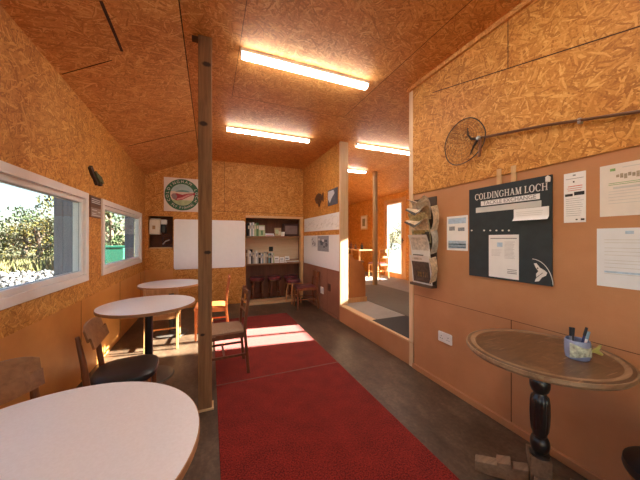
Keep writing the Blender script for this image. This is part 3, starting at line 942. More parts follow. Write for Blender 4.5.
# round fishing sign on the back wall
t = thing('round_sign', 'square white sign with a green ring and red fish above the whiteboard', 'sign', (-.515, YB, 2.29), rot=ROT_B)
MB().box(-.325, .325, -.335, .335, 0, .01).build('backing', mat('sign_white', (.80, .72, .62), .5, .05), t, bevel=.002)
GR = mat('sign_green', (.045, .15, .07), .5, .2, 30)
circ = lambda r, n=48: [(r * math.cos(2 * PI * k / n), r * math.sin(2 * PI * k / n)) for k in range(n)]
MB().prism(circ(.315), .010, .013).build('green_ring', GR, t)
mb = MB().prism(circ(.216), .013, .0145)
mb.m = 1; mb.prism([p for p in circ(.214, 60) if p[1] > .055], .0145, .0150)
mb.m = 2; mb.prism([(-.14, .055), (.14, .055), (.10, .085), (.02, .10), (-.06, .088)], .015, .0155)
mb.m = 3; mb.prism([p for p in circ(.213, 60) if p[1] < -.09], .0145, .0150)
mb.build('loch_picture', [mat('sign_cream', (.76, .62, .48), .5, .08), mat('sign_teal', (.42, .58, .55), .5, .15), mat('sign_hill', (.16, .32, .27), .5, .2), mat('sign_grass', (.45, .55, .28), .5, .2)], t)
mb = MB().prism([(-.20, -.02), (-.17, -.085), (-.10, -.12), (0, -.10), (.12, -.03), (.20, .01), (.225, -.02), (.235, .06), (.19, .04), (.10, .03), (0, .0), (-.10, .025), (-.17, .015)], .015, .020)
mb.m = 1; mb.prism([(-.10, -.11), (0, -.085), (.12, -.015), (.20, .02), (.10, .012), (0, -.05), (-.09, -.08)], .020, .0215)
mb.m = 2; mb.prism([(-.20, -.02), (-.17, -.08), (-.11, -.10), (-.09, -.04), (-.12, .018), (-.17, .012)], .020, .021)
mb.build('fish', [mat('fish_red', (.42, .05, .05), .5, .2, 40), mat('fish_pink', (.72, .32, .28), .5, .2, 40), mat('fish_grey', (.32, .22, .20), .5, .2, 40)], t)
def ring_text(s, r, a0, a1, size, flip):
    for i, ch in enumerate(s):
        if ch == ' ': continue
        a = a0 + (a1 - a0) * i / (len(s) - 1)
        text_mesh('lettering', ch, size, MATS['sign_white'], t, r * math.cos(a), r * math.sin(a), .0136, rot=a - PI / 2 if not flip else a + PI / 2)
ring_text('COLDINGHAM LOCH', .264, math.radians(205), math.radians(-25), .075, False)
ring_text('FLY FISHING', .264, math.radians(228), math.radians(312), .066, True)

# left wall: little plaque between the windows and fish ornament above
t = thing('lettered_plaque', 'small brown and grey lettered plaque on the wall between the two windows', 'plaque', (XL - .001, 3.62, 1.745), rot=ROT_L)
mb = MB().box(-.145, .145, -.115, .115, 0, .012); mb.build('board', mat('plaque_brown', (.16, .075, .04), .6, .2), t, bevel=.003)
mb = MB().box(-.135, .135, .03, .10, .012, .0135); mb.m = 1; mb.box(-.135, .135, -.105, -.01, .012, .0135); mb.build('panels', [mat('plaque_purple', (.10, .06, .06), .6, .2), mat('plaque_grey', (.30, .24, .20), .6, .2)], t)
mb = MB()
for a, b, y in ((-.12, .12, .082), (-.12, .11, .062), (-.12, .12, .044), (-.11, .02, -.035), (.05, .12, -.05), (-.11, .0, -.07), (-.11, .12, -.09)): mb.box(a, b, y - .005, y + .005, .0135, .0145)
mb.build('lettering', INKPALE, t)
y, z = onX(94, 176, XL)
mb = MB()
prof = [(-.17, .05), (-.12, .085), (-.06, .03), (.0, .045), (.08, .03), (.14, -.02), (.17, -.075), (.12, -.09), (.05, -.06), (.02, -.10), (-.03, -.05), (-.10, -.015)]
mb.prism(prof, 0, .03); mb.m = 1; mb.prism([(a * .72 + .02, b * .6 - .008) for a, b in prof], .03, .05)
tag(mb.build('carved_bird', [mat('carved_dark', (.05, .03, .02), .6, .3, 30), mat('carved_green', (.10, .11, .05), .6, .4, 30)], None, (XL - .001, y, z), ROT_L, bevel=.006), 'small dark green and brown ornament high on the left wall above the plaque', 'ornament')

# paper towel dispenser and small things in the niche
t = thing('towel_dispenser', 'white towel dispenser hanging in the niche left of the whiteboard', 'dispenser', (-1.0, YB + .09, 1.49))
mb = MB(); prof = [(-.13, 0), (-.13, .20), (-.10, .28), (-.02, .315), (.06, .315), (.06, 0)]
mb.prism(prof, -.085, .095, lambda a, b, h: (h, a, b)); mb.build('cover', mat('cream_plastic', (.80, .70, .55), .35, .04), t, bevel=.012)
MB().box(.095, .20, -.03, .05, .20, .30).build('bracket', WHITE, t, bevel=.02)
MB().box(.095, .19, -.06, .05, .03, .20).build('towel_roll', BLACK, t, bevel=.02)
MB().box(-.03, .02, -.1325, -.129, .10, .17).build('lock', mat('tan_mark', (.45, .25, .10), .5), t)
mb = MB().prism([(-.19, 0), (.19, 0), (.19, .02), (-.19, .02)], -.02, .12, lambda a, b, h: (a, h, b))
tag(mb.build('niche_ledge', PINEX, None, (-.895, YB - .005, NZ0 + .0), bevel=.003), 'narrow wooden ledge along the bottom of the niche', 'ledge')
t = thing('cable_coil', 'small coil of pale cable lying in the niche', 'cable', (-.80, YB + .16, NZ0 + .02))
mb = MB()
mb.tube([(.085 * math.cos(a * .3), -.05 + .035 * math.sin(a * .7), .10 + .085 * math.sin(a * .3) + .002 * a) for a in range(60)], .008, 6)
mb.build('loop', mat('dark_cable', (.07, .03, .03), .5), t, smooth=True)
MB().tube([(-.07, -.09, .06), (-.02, -.10, .12), (.05, -.10, .15)], .012, 6).build('plug_lead', mat('grey_cable', (.45, .38, .36), .5), t, smooth=True)
MB().box(-.09, .09, -.06, .06, 0, .045).build('base', mat('niche_box', (.10, .035, .025), .5), t, bevel=.006)

# ------------------------------------------------------------------ bookshelf recess
for z, lb in ((1.465, 'upper wooden shelf in the recess, holding a few tall books'), (.845, 'lower wooden shelf in the recess with a long row of books')):
    mb = MB().box(RX0 + .002, XR - .002, YB + .02, RYB - .013, -.03, 0)
    tag(mb.build('book_shelf', DKSHELF, None, (0, 0, z), bevel=.003), lb, 'shelf', 'recess shelves')


PAGES = mat('book_pages', (.72, .66, .54), .8, .08, 60)


def book(x, z, w, h, d, m, label, tilt=0.0, group='books on the lower shelf', y=YB + .06):
    t = thing('book', label, 'book', (x, y, z), group=group, rot=(0, tilt, 0))
    c = .003
    mb = MB().box(-w / 2, w / 2, 0, .006, 0, h); mb.box(-w / 2, -w / 2 + c, .006, d, 0, h); mb.box(w / 2 - c, w / 2, .006, d, 0, h)
    cv = mb.build('cover', m, t, bevel=.0015)
    MB().box(-w / 2 + c, w / 2 - c, .006, d - .004, .003, h - .004).build('pages', PAGES, t)
    MB().box(-w / 2 * .7, w / 2 * .7, -.0006, .0, h * .55, h * .8).build('spine_label', BK['cream'] if m is not BK['white'] else INK, cv)
    return t


BK = {k: mat('book_' + k, c, .5, .1) for k, c in dict(
    black=(.02, .02, .022), white=(.76, .75, .72), blue=(.20, .32, .42), green=(.10, .22, .10), palegreen=(.42, .52, .30), grey=(.34, .33, .31),
    brown=(.20, .11, .06), cream=(.66, .56, .42), teal=(.12, .26, .26), red=(.34, .06, .05), tan=(.45, .30, .17)).items()}
x = RX0 + .05
for i, (w, h, c) in enumerate([(.045, .29, 'black'), (.03, .30, 'white'), (.028, .30, 'blue'), (.03, .31, 'white'), (.045, .28, 'palegreen'), (.05, .30, 'green')]):
    book(x + w / 2, 1.465, w, h, .22, BK[c], 'upright %s book on the upper shelf, %s from the left' % (c.replace('palegreen', 'pale green'), ['first', 'second', 'third', 'fourth', 'fifth', 'sixth'][i]), group='books on the upper shelf'); x += w + .003
# display copy, leaflet, picture, cup and dark box on the upper shelf
def lean(name, x, w, h, mats, label, cat, marks, y=YB + .10, rx=-.25, z=1.466, rz=0.0):
    mb = MB().box(-w / 2, w / 2, -.003, .003, 0, h)
    for k, a, b, c, d in marks: mb.m = k; mb.box((a - .5) * w, (b - .5) * w, -.0042, -.003, c * h, d * h)
    o = mb.build(name, mats, None, (x, y, z), (rx, 0, rz)); return tag(o, label, cat)
lean('picture_book', 1.10, .15, .26, [BK['palegreen'], BK['white'], BK['green']], 'pale green picture book facing out on the upper shelf', 'book', [(1, .1, .9, .55, .9), (2, .35, .65, .1, .5)])
lean('leaflet', 1.275, .22, .10, [PAPER, INKRED], 'white and red leaflet lying slanted on the upper shelf', 'leaflet', [(1, .1, .9, .1, .3)], rx=-.9)
lean('fish_print', 1.475, .16, .20, [BK['tan'], BK['palegreen'], BK['cream']], 'small yellow-green picture propped in the middle of the upper shelf', 'picture', [(1, .1, .6, .3, .8), (2, .5, .9, .15, .6)])
mb = MB().lathe([(.032, 0), (.038, .01), (.042, .09), (.042, .10)], 20); tag(mb.build('white_cup', WHITE, None, (1.575, YB + .06, 1.466), smooth=True), 'small white cup beside the dark framed box on the upper shelf', 'cup')
t = thing('framed_box', 'dark framed glass-fronted box at the right end of the upper shelf', 'box', (1.79, YB + .10, 1.466))
MB().box(-.19, .19, 0, .12, 0, .30).build('case', mat('dark_case', (.05, .015, .012), .35, .2), t, bevel=.012)
MB().prism([(a, b + .15) for a, b in rrect(.30, .20, .02)], -.003, .002, lambda a, b, h: (a, h, b)).build('front_glass', mat('dull_glass', (.22, .15, .14), .15, .2, 8), t)
# lower shelf row
x = RX0 + .02
cols = ['brown', 'cream', 'white', 'black', 'grey', 'cream', 'white', 'grey', 'black', 'white', 'blue', 'cream', 'grey', 'brown', 'teal', 'black', 'white', 'palegreen']
ORD = ['first', 'second', 'third', 'fourth', 'fifth', 'sixth', 'seventh', 'eighth', 'ninth', 'tenth', 'eleventh', 'twelfth', 'thirteenth', 'fourteenth', 'fifteenth', 'sixteenth', 'seventeenth', 'eighteenth']
for i, c in enumerate(cols):
    w = random.uniform(.024, .042); h = random.uniform(.24, .30) * (1 if i < 7 else .86)
    if i < 4: h += .02
    book(x + w / 2, .846, w, h, .2, BK[c], 'upright %s book on the lower shelf, %s from the left' % (c.replace('palegreen', 'pale green'), ORD[i])); x += w + .002
XB = x
for j in range(3):
    w = .10; xx = XB + .07 + j * .125
    lean('booklet', xx, .11, .15 - .02 * (j == 1), [PAPER, INK, INKPALE], 'pale %s leaning on the lower shelf, %s right of the books' % ('booklet', ('first', 'second', 'third')[j]), 'booklet', [(1, .1, .8, .55, .75), (2, .1, .9, .1, .45)], z=.846, y=YB + .08)
mb = MB().box(-.05, .05, -.01, .01, -.055, .055); tag(mb.build('wall_clip', BLACK, None, (1.36, RYB - .022, 1.16), bevel=.008), 'small black device on the pale panel between the two shelves', 'device')
for j, (dz, c, lb) in enumerate(((0, 'brown', 'flat brown magazine at the bottom of the pile on the lower shelf'), (.018, 'white', 'white magazine in the middle of the pile on the lower shelf'), (.036, 'tan', 'tan magazine on top of the pile on the lower shelf'))):
    mb = MB().box(-.15, .15, -.09, .09, 0, .017); tag(mb.build('pile_magazine', BK[c], None, (1.83 - .015 * j, YB + .14, .846 + dz), (0, 0, .1 * j)), lb, 'magazine', 'magazine pile on the lower shelf')

# ------------------------------------------------------------------ near right wall
# notice board
by, bz, bw, bh = right_rect(470, 190, 553, 286.5)
bz, bh = 1.455, .726
t = thing('notice_board', 'black notice board lettered with the loch name on the near right wall', 'notice board', (XR, by, bz), rot=ROT_R)
MB().box(-bw / 2, bw / 2, -bh / 2, bh / 2, 0, .012).build('panel', BLACKB, t, bevel=.002)
def lp(px, py): y, z = onX(px, py); return by - y, z - bz
x0, _ = lp(476, 197); x1, _ = lp(549.5, 181)
def serif_title(body, xa, xb, yc, h):
    T_, tn = .17, .075                                              # thick and thin stroke, as shares of the cap height
    def arc(cx, cy, rx, ry, a0, a1, n=18): return [(cx + rx * math.cos(math.radians(a0 + (a1 - a0) * k / n)), cy + ry * math.sin(math.radians(a0 + (a1 - a0) * k / n))) for k in range(n + 1)]
    def st(x, w=T_): return [[(x - w / 2, 0), (x + w / 2, 0), (x + w / 2, 1), (x - w / 2, 1)], [(x - .17, 0), (x + .17, 0), (x + .17, tn), (x - .17, tn)], [(x - .17, 1 - tn), (x + .17, 1 - tn), (x + .17, 1), (x - .17, 1)]]
    def band(o, i): return [[o[k], o[k + 1], i[k + 1], i[k]] for k in range(len(o) - 1)]
    def slant(xa_, ya_, xb_, yb_, w): return [[(xa_ - w / 2, ya_), (xa_ + w / 2, ya_), (xb_ + w / 2, yb_), (xb_ - w / 2, yb_)]]
    G = {'I': (.40, st(.20)), 'L': (.72, st(.2) + [[(.2, 0), (.66, 0), (.66, tn), (.2, tn)], [(.60, 0), (.66, 0), (.68, .26), (.63, .20)]]),
         'H': (.98, st(.2) + st(.78) + [[(.2, .47), (.78, .47), (.78, .55), (.2, .55)]]),
         'N': (.98, st(.2, .08) + st(.80, .08) + slant(.74, 0, .24, 1, .20)), 'M': (1.16, st(.2, .08) + st(.96) + slant(.56, 0, .24, 1, .19) + slant(.56, 0, .92, 1, .09)),
         'A': (.92, slant(.16, 0, .44, 1, .08) + slant(.76, 0, .46, 1, .20) + [[(.24, .28), (.66, .28), (.66, .36), (.24, .36)], [(.0, 0), (.3, 0), (.3, tn), (.0, tn)], [(.58, 0), (.92, 0), (.92, tn), (.58, tn)]]),
         'O': (.98, band(arc(.48, .5, .46, .52, 0, 360, 28), arc(.48, .5, .28, .44, 0, 360, 28))),
         'C': (.90, band(arc(.48, .5, .46, .52, 42, 318), arc(.48, .5, .28, .44, 42, 318)) + [[(.78, .66), (.84, .66), (.84, .98), (.78, .9)]]),
         'G': (.98, band(arc(.48, .5, .46, .52, 42, 318), arc(.48, .5, .28, .44, 42, 318)) + [[(.78, .66), (.84, .66), (.84, .98), (.78, .9)], [(.70, .06), (.86, .10), (.86, .45), (.70, .45)], [(.58, .40), (.96, .40), (.96, .46), (.58, .46)]]),
         'D': (.98, st(.2) + band(arc(.36, .5, .56, .5, -90, 90), arc(.36, .5, .38, .43, -90, 90)) + [[(.2, 0), (.37, 0), (.37, tn), (.2, tn)], [(.2, 1 - tn), (.37, 1 - tn), (.37, 1), (.2, 1)]]), ' ': (.34, [])}
    tot = sum(G[c][0] + .06 for c in body); k = (xb - xa) / tot; x = xa; mb = MB()
    for c in body:
        wd_, polys = G[c]
        for p in polys:
            q = [(x + a * k, yc + (b - .5) * h) for a, b in p]
            ar = sum(q[i][0] * q[(i + 1) % 4][1] - q[(i + 1) % 4][0] * q[i][1] for i in range(4))
            mb.prism(q if ar > 0 else q[::-1], .012, .0136)
        x += (wd_ + .06) * k
    mb.build('title_lettering', WHITE, t)
serif_title('COLDINGHAM LOCH', x0, x1, bh / 2 - .072, .050)
def strip(nm, pa, pb, m, txt=None, n=0):
    xa, za = lp(*pa); xb, zb = lp(*pb)
    MB().box(xa, xb, zb, za, .012, .014).build(nm, m, t)
    if txt: text_mesh('strip_lettering', txt, (za - zb) * .95, INK, t, (xa + xb) / 2, (za + zb) / 2, .0142, width=(xb - xa) * .9, bold=.0005)
xa, xb = lp(482, 200)[0], lp(541, 190)[0]
MB().box(xa, xb, bh / 2 - .150, bh / 2 - .112, .012, .0135).build('name_strip', PAPER, t)
text_mesh('strip_lettering', 'TACKLE EXCHANGE', .040, INK, t, (xa + xb) / 2, bh / 2 - .131, .0137, width=(xb - xa) * .9, bold=.0004)
xa, xb = lp(477, 206)[0], lp(542.5, 195)[0]
MB().box(xa, xb, bh / 2 - .202, bh / 2 - .160, .012, .0135).build('blank_strip', mat('strip_grey', (.62, .62, .60), .5, .05), t)
# hooks in a row
for k in range(7):
    x_, z_ = lp(473 + k * 6.2, 230.5)
    if k == 1: continue
    MB().lathe([(.006, 0), (.007, .004), (.004, .01)], 8).build('hook_pin', WHITE, t, loc=(x_, .0 + z_, .012))
# leaping fish with rod line
fx, fz = lp(541, 272)
mb = MB().prism([(-.035, .055), (-.02, .058), (.0, .03), (.03, .012), (.042, .0), (.035, -.02), (.012, -.035), (-.005, -.062), (-.03, -.068), (-.02, -.04), (-.022, -.015), (-.008, .005), (-.025, .03)], .012, .0145)
mb.m = 1; mb.prism([(-.012 + .005 * math.cos(a * .8), .025 + .005 * math.sin(a * .8)) for a in range(8)], .0145, .015)
mb.tube([(-.03 + .012 * i, -.05 + .012 * i, .0147) for i in range(5)], .0015, 4); mb.build('fish_emblem', [WHITE, INKB], t)
MB().tube([(-.045 + .12 * math.sin(k * .15), .085 - .165 * (1 - math.cos(k * .155)), .0125) for k in range(11)], .0022, 5).build('rod_emblem', WHITE, t)
for o in kids(t):
    if o.name.startswith(('fish_emblem', 'rod_emblem')): o.location = (fx, fz, 0)
# two battens it hangs from
for px in (500, 514.5):
    y, z = onX(px, 180)
    mb = MB().box(-.018, .018, 0, ZO - bz - bh / 2 + .05, 0, .014)
    tag(mb.build('batten', PINEY, None, (XR, y, bz + bh / 2), ROT_R, bevel=.002), 'short pale wooden batten above the notice board, %s of the two' % ('left' if px < 505 else 'right'), 'batten', 'battens above the notice board')
cy, cz, cw, ch = right_rect(490, 235, 520, 280)
sheet('notice_paper', ROT_R, (XR - .0125, cy, cz), cw, ch, 'white printed sheet pinned low on the black notice board', 'paper', [PAPER, INK, INKLB, INKRED],
      [(1, .06, .94, .905, .925), (2, .30, .48, .72, .82)] + lines(1, .55, .90, .45, .85, 14, .16) + lines(1, .1, .45, .5, .66, 6, .16) + [(1, .64, .94, .12, .14), (1, .64, .94, .16, .175), (1, .64, .94, .20, .215)])
cy, cz, cw, ch = right_rect(515, 208, 551, 222)
sheet('curled_notice', ROT_R, (XR - .013, cy, onX(533, 214)[1]), cw, .085, 'small white slip with curling edge at upper right of the notice board', 'paper', [PAPER, INKPALE], lines(1, .08, .92, .35, .8, 3, .2), curl=.02)
y, z = onX(549.5, 179)
mb = MB().prism([(-.012, -.018), (.012, -.022), (.014, .01), (.0, .022), (-.012, .012)], 0, .012)
tag(mb.build('board_clip', WHITE, None, (XR - .012, y, z), ROT_R, bevel=.002), 'tiny white clip at the top right corner of the notice board', 'clip')

cy, cz, cw, ch = right_rect(447, 216, 468, 251.5)
sheet('blue_leaflet', ROT_R, (XR, cy, 1.452), cw, .31, 'small pale blue leaflet between the magazine rack and the notice board', 'leaflet', [PAPER, INKLB, INKBLUE, MDPH],
      [(1, .08, .92, .78, .94), (3, .12, .40, .58, .70), (3, .55, .85, .56, .66), (1, .08, .92, .06, .28), (2, .08, .92, .16, .20), (2, .08, .92, .08, .11)])
cy, cz, cw, ch = right_rect(564, 173, 586, 222.5)
sheet('tall_notice', ROT_R, (XR, cy, 1.653), cw, .305, 'tall narrow printed notice right of the black notice board', 'paper', [PAPER, INK, INKRED, INKB],
      [(1, .42, .55, .93, .96), (1, .1, .9, .875, .885), (3, .43, .5, .80, .83), (2, .2, .85, .72, .735), (2, .15, .85, .68, .69), (2, .2, .8, .64, .65), (3, .06, .42, .53, .58), (3, .48, .94, .54, .61)] + lines(1, .1, .92, .12, .5, 9, .14) + [(3, .55, .64, .045, .07), (3, .78, .94, .04, .075)])
cy0 = onX(600, 167)[0]; w = .30
sheet('fish_poster', ROT_R, (XR, cy0 - w / 2, 1.668), w, .285, 'white laminated poster with fish drawing, upper sheet at the right edge', 'poster', [mat('pinkish_paper', (.82, .76, .70), .3, .04), INKPALE, INKGREEN, MDPH, mat('fish_brown', (.40, .33, .24), .6, .3, 60)],
      [(2, .14, .21, .87, .92), (1, .3, .72, .91, .925), (2, .75, .82, .90, .94), (1, .18, .78, .52, .56)] + [(4, .22 + i * .05, .26 + i * .05, .74 - .02 * (i % 3), .79 + .015 * (i % 2)) for i in range(9)] + [(mk, .12, .88, b, b + .01) for mk, b in ((2, .60), (2, .63), (1, .47), (1, .42), (1, .36), (1, .3), (1, .24))])
cy0 = onX(597, 228)[0]; w = .315
sheet('paper_notice', ROT_R, (XR, cy0 - w / 2, 1.297), w, .325, 'white bluish sheet at the right edge below the fish poster', 'poster', [mat('cool_paper', (.80, .83, .88), .35, .03), INKPALE, INKLB, INKB],
      [(2, .36, .46, .9, .95)] + [(1, .1, .9, b, b + .008) for b in (.8, .75, .66, .6, .54, .45, .4, .33, .22)] + [(2, .1, .9, .24, .27)])

# landing net: hoop in front of the wall, long pole running right
y, z = onX(465.5, 142); yh, zh = onX(483, 139)
t = thing('landing_net', 'round landing net on a long thin pole across the upper right wall', 'net', (XR - .0108, y, z), rot=ROT_R)
hx, hz = y - yh, zh - z
key = []
for px, py in ((470.9, 117.9), (479.5, 120.8), (485.8, 129.4), (485.6, 140), (481, 149.7), (470.5, 160), (457.4, 165.3), (449.2, 160.6), (446.5, 148.4), (448.4, 139), (452.6, 130.7), (461, 121.6)):
    a, b = onX(px, py, XR - .035); key.append(Vector((y - a, b - z, 0)))
hoop = []
for k in range(48):
    i, f_ = divmod(k / 4, 1); i = int(i); p0, p1, p2, p3 = (key[(i + d) % 12] for d in (-1, 0, 1, 2))
    q = .5 * (2 * p1 + (p2 - p0) * f_ + (2 * p0 - 5 * p1 + 4 * p2 - p3) * f_ ** 2 + (3 * p1 - p0 - 3 * p2 + p3) * f_ ** 3)
    q.z = .035 + .05 * max(0, -q.x); hoop.append(q)
hoop = [tuple(p) for p in hoop]
MB().tube(hoop, .0045, 8, closed=True).build('hoop', mat('dark_steel', (.05, .035, .025), .4, .2), t, smooth=True)
mb = MB()
def bag(u, v):
    k = u * 48; i = int(k) % 48; j = (i + 1) % 48; fq = k - int(k)
    p = Vector(hoop[i]).lerp(Vector(hoop[j]), fq)
    c = Vector((hx * .35, .03, .02)); q = p.lerp(c, v * .94); q.z = p.z + (.05 * math.sin(v * 2.2)) - v * .02
    return q
mb.grid(bag, 26, 8); o = mb.build('netting', mat('net_cord', (.09, .055, .03), .8, .2), t)
md = o.modifiers.new('cords', 'WIREFRAME'); md.thickness = .0024; md.use_even_offset = False
MB().tube([(hx + .01, hz, .03), (hx + .45, hz - .072, .022), (hx + 1.35, hz - .272, .022)], [.010, .009, .009], 10).build('pole', wood('net_pole', (.09, .035, .015), (.17, .075, .035), 0, .4), t, smooth=True)
mb = MB(); mb.tube([(hx - .01, hz, .03), (hx - .07, hz + .02, .034), (hx - .10, hz + .06, .034), (hx - .105, hz + .12, .034)], [.012, .010, .006, .004], 8); mb.tube([(hx - .01, hz, .03), (hx - .05, hz - .05, .034), (hx - .08, hz - .11, .034)], [.012, .008, .004], 8)
mb.build('throat', MATS['dark_steel'], t, smooth=True)
MB().box(hx + .62, hx + .635, hz - .13, hz - .10, 0, .03).build('wall_hook', CHROME, t)
MB().lathe([(.017, 0), (.017, .02), (.012, .026)], 16).build('hub', CHROME, t, loc=(hx, hz, .03))
MB().tube([(hx + .004, hz - .01, .034), (hx + .012, hz - .075, .034), (hx - .002, hz - .15, .034)], [.011, .012, .010], 10).build('grip', REDW, t, smooth=True)

# magazine rack with its magazines
ry, rz_ = 2.125, 1.39
t = thing('magazine_rack', 'tall wall rack stuffed with papers beside the wall opening', 'rack', (XR, ry, rz_), rot=ROT_R)
MB().box(-.150, .150, -.46, .43, 0, .012).build('back_board', mat('rack_dark', (.09, .06, .04), .5, .2), t, bevel=.002)
MB().box(-.150, .150, -.472, -.446, .0, .075).build('bottom_lip', MATS['rack_dark'], t, bevel=.002)
for k in range(4):
    zz = -.44 + k * .22
    MB().tube([(-.150, zz, .012), (-.150, zz, .026), (.150, zz, .026), (.150, zz, .012)], .003, 8).build('pocket_wire', BLACK, t)
MG = {k: mat('mag_' + k, c, .35, v, 30) for k, c, v in (('tan', (.72, .56, .38), .4), ('olive', (.46, .42, .24), .6), ('white', (.78, .75, .70), .05), ('dark', (.06, .05, .04), .6), ('grey', (.58, .52, .44), .4), ('gold', (.45, .30, .10), .6))}
def magazine(zz, h, w, base, marks, label, droop=.0, lean_=.05, z0=.03, dx=0.0, side=.0, tilt=.0, vee=.0):
    """standing sheet: droop = top folding forward, vee = top edge sagging in the middle, side = right edge curling out"""
    mb = MB()
    def s(u, v):
        e = abs(2 * u - 1)
        a = droop * max(0, v - .45) / .55                       # fold angle of the upper part
        up = v * h - (h * .55) * (max(0, v - .45) / .55) * (1 - math.cos(a)) - vee * (1 - e) * v ** 3
        out = z0 + lean_ * v + (h * .35) * math.sin(a) * max(0, v - .45) / .55 + side * max(0, u - .55) ** 2 * 4
        return ((u - .5) * w + dx + tilt * v, zz + up, out)
    mb.grid(s, 12, 12, (0, 0, -.005))
    o = mb.build('magazine', [MG[base]], None, (XR, ry, rz_), ROT_R, smooth=True)
    tag(o, label, 'magazine', 'magazines in the wall rack')
    for nm, k, u0, u1, v0, v1 in marks:
        m2 = MB(); m2.grid(lambda u, v: Vector(s(u0 + (u1 - u0) * u, v0 + (v1 - v0) * v)) + Vector((0, 0, .0012)), 10, 8)
        m2.build(nm, MG[k], o)
    return o
magazine(-.4465, .292, .285, 'white', [('cover_photo', 'dark', .06, .94, .05, .78), ('cover_fish', 'gold', .3, .8, .25, .5), ('title_bar', 'grey', .1, .6, .84, .92)], 'white magazine with dark fish photo in the lowest pocket of the rack', .2, .03, .045, .005, .02)
magazine(-.24, .30, .285, 'white', [('cover_photo', 'grey', .05, .95, .45, .9), ('title_bar', 'dark', .08, .6, .18, .30)], 'white-fronted magazine in the second lowest rack pocket', .3, .03, .045, -.004, .03)
magazine(-.03, .32, .28, 'olive', [('cover_photo', 'gold', .1, .7, .3, .7), ('dark_patch', 'dark', .5, .95, .05, .35)], 'olive and gold magazine in the middle of the wall rack', .4, .03, .04, -.006, .03)
magazine(.205, .20, .28, 'tan', [('cover_photo', 'grey', .1, .6, .3, .7), ('dark_edge', 'dark', .0, 1.0, .93, 1.0)], 'tan magazine drooping forward in the top rack pocket', 1.4, .03, .045, .0, .03, vee=.07)
magazine(.215, .275, .27, 'grey', [('dark_edge', 'dark', .0, 1.0, .94, 1.0), ('page_edge', 'white', .05, .95, .70, .80)], 'grey curled paper standing behind the tan magazine in the top pocket', .9, .02, .022, -.02, .03, vee=.06)
magazine(.10, .17, .29, 'tan', [('dark_edge', 'dark', .0, 1.0, .92, 1.0)], 'narrow tan folded paper between the top and middle magazines', 1.5, .03, .065, .0, .04, vee=.06)
for k, (zz, m_) in enumerate(((-.40, 'tan'), (-.12, 'grey'), (.10, 'tan'))):
    mb = MB(); mb.grid(lambda u, v: (.150 + .035 * math.sin(v * PI) * (.6 + .4 * u) + .01 * k, zz + .24 * v - .02 * u, .02 + .085 * u), 4, 8, (.004, 0, 0))
    tag(mb.build('rolled_paper', MG[m_], None, (XR, ry, rz_), ROT_R, smooth=True), 'curled paper sticking out of the right side of the wall rack, %s' % ('lowest of three', 'middle of three', 'topmost of three')[k], 'paper', 'papers sticking out of the wall rack')

# pen pot shaped like a fish on the old table
t = thing('pen_pot', 'blue and white fish-painted pen pot on the old brown table', 'pot', (1.757, .768, ZT - .0025), 0)
MB().lathe([(.044, 0), (.048, .004), (.051, .03), (.052, .06), (.050, .092), (.048, .096), (.045, .094), (.046, .06), (.045, .012), (.01, .010)], 40).build('pot_body', mat('glaze_blue', (.34, .40, .58), .2, .25, 14, coat=.4), t, smooth=True)
mb = MB()
def wrap(u, v):
    a = math.radians(172) + u * math.radians(150); zz = .018 + .058 * v + (v - .5) * .016 * math.cos(u * PI * 2)
    if u > .9: zz = .047 + (zz - .047) * (1 - (u - .9) * 6)
    r = .0540; return (r * math.cos(a), r * math.sin(a), zz)
mb.grid(wrap, 24, 8); mb.build('painted_fish', mat('glaze_fish', (.60, .68, .50), .2, .55, 60, coat=.4), t, smooth=True)
ang = math.radians(322)
rm = Matrix.Rotation(ang, 4, 'Z')
mb = MB().prism([(.050, .042), (.068, .05), (.095, .078), (.102, .075), (.088, .05), (.108, .03), (.098, .022), (.07, .036), (.051, .03)], -.006, .006, lambda a, b, h: rm @ Vector((a, h, b)))
mb.build('tail_handle', mat('glaze_yellow', (.42, .38, .10), .3, .3, 60), t, bevel=.003)
def pen(x, y, dx, dy, L, m, label):
    o = thing('pen', label, 'pen', (1.757 + x, .768 + y, ZT + .012), group='pens in the pot')
    a = Vector((0, 0, 0)); d = Vector((dx, dy, 1)).normalized()
    MB().tube([a, a + d * L * .72], .0055, 8).build('barrel', m, o, smooth=True)
    MB().tube([a + d * L * .70, a + d * L], [.0068, .0062], 8).build('cap', INKB if m is not WHITE else BK['blue'], o, smooth=True)
PENB = mat('pen_blue', (.03, .04, .14), .3, .1)
pen(-.028, .012, -.06, .0, .145, mat('pen_grey', (.30, .32, .40), .3, .1), 'pen standing upright at the left of the fish pot')
pen(.0, -.005, .30, -.10, .150, PENB, 'thick dark blue pen leaning right in the fish pot')
pen(-.012, -.022, .42, -.06, .135, WHITE, 'thin white pen leaning farthest right in the fish pot')
pen(-.008, .022, .22, .02, .135, INKB, 'black pen leaning behind the others in the fish pot')

# ------------------------------------------------------------------ hall next door
mb = MB()
pr = [(0, 0), (.42, 0), (.42, .42), (.40, .60), (.33, .72), (.20, .77), (.12, .86), (.0, .90)]
COUNTERW = board_mat('red_brown_plywood', (.44, .165, .055), (.33, .115, .036), .45)
t = thing('counter', 'brown plywood counter end with sloping top just behind the far jamb', 'counter', (XRO + .012, JF + .12, ZF))
mb.prism(pr, 0, .03, lambda a, b, h: (a, h, b)); mb.build('end_panel', COUNTERW, t, bevel=.003)
MB().box(0, .38, .03, 1.6, 0, .70).build('body', PLYLEFT, t, bevel=.003)
MB().box(.0, .41, .03, 1.62, .70, .73).build('counter_top', DKSHELF, t, bevel=.004)
MB().box(-.005, .44, -.018, .0, .0, .085).build('skirting', LIGHTW, t, bevel=.004)
y, z = 8.05, 1.98
t = thing('framed_print', 'framed print on the far room wall beside the round post', 'picture', (XH, y, z), rot=ROT_R)
MB().box(-.21, .21, -.25, .25, 0, .02).build('frame', mat('pale_frame', (.66, .55, .34), .5, .1), t, bevel=.003)
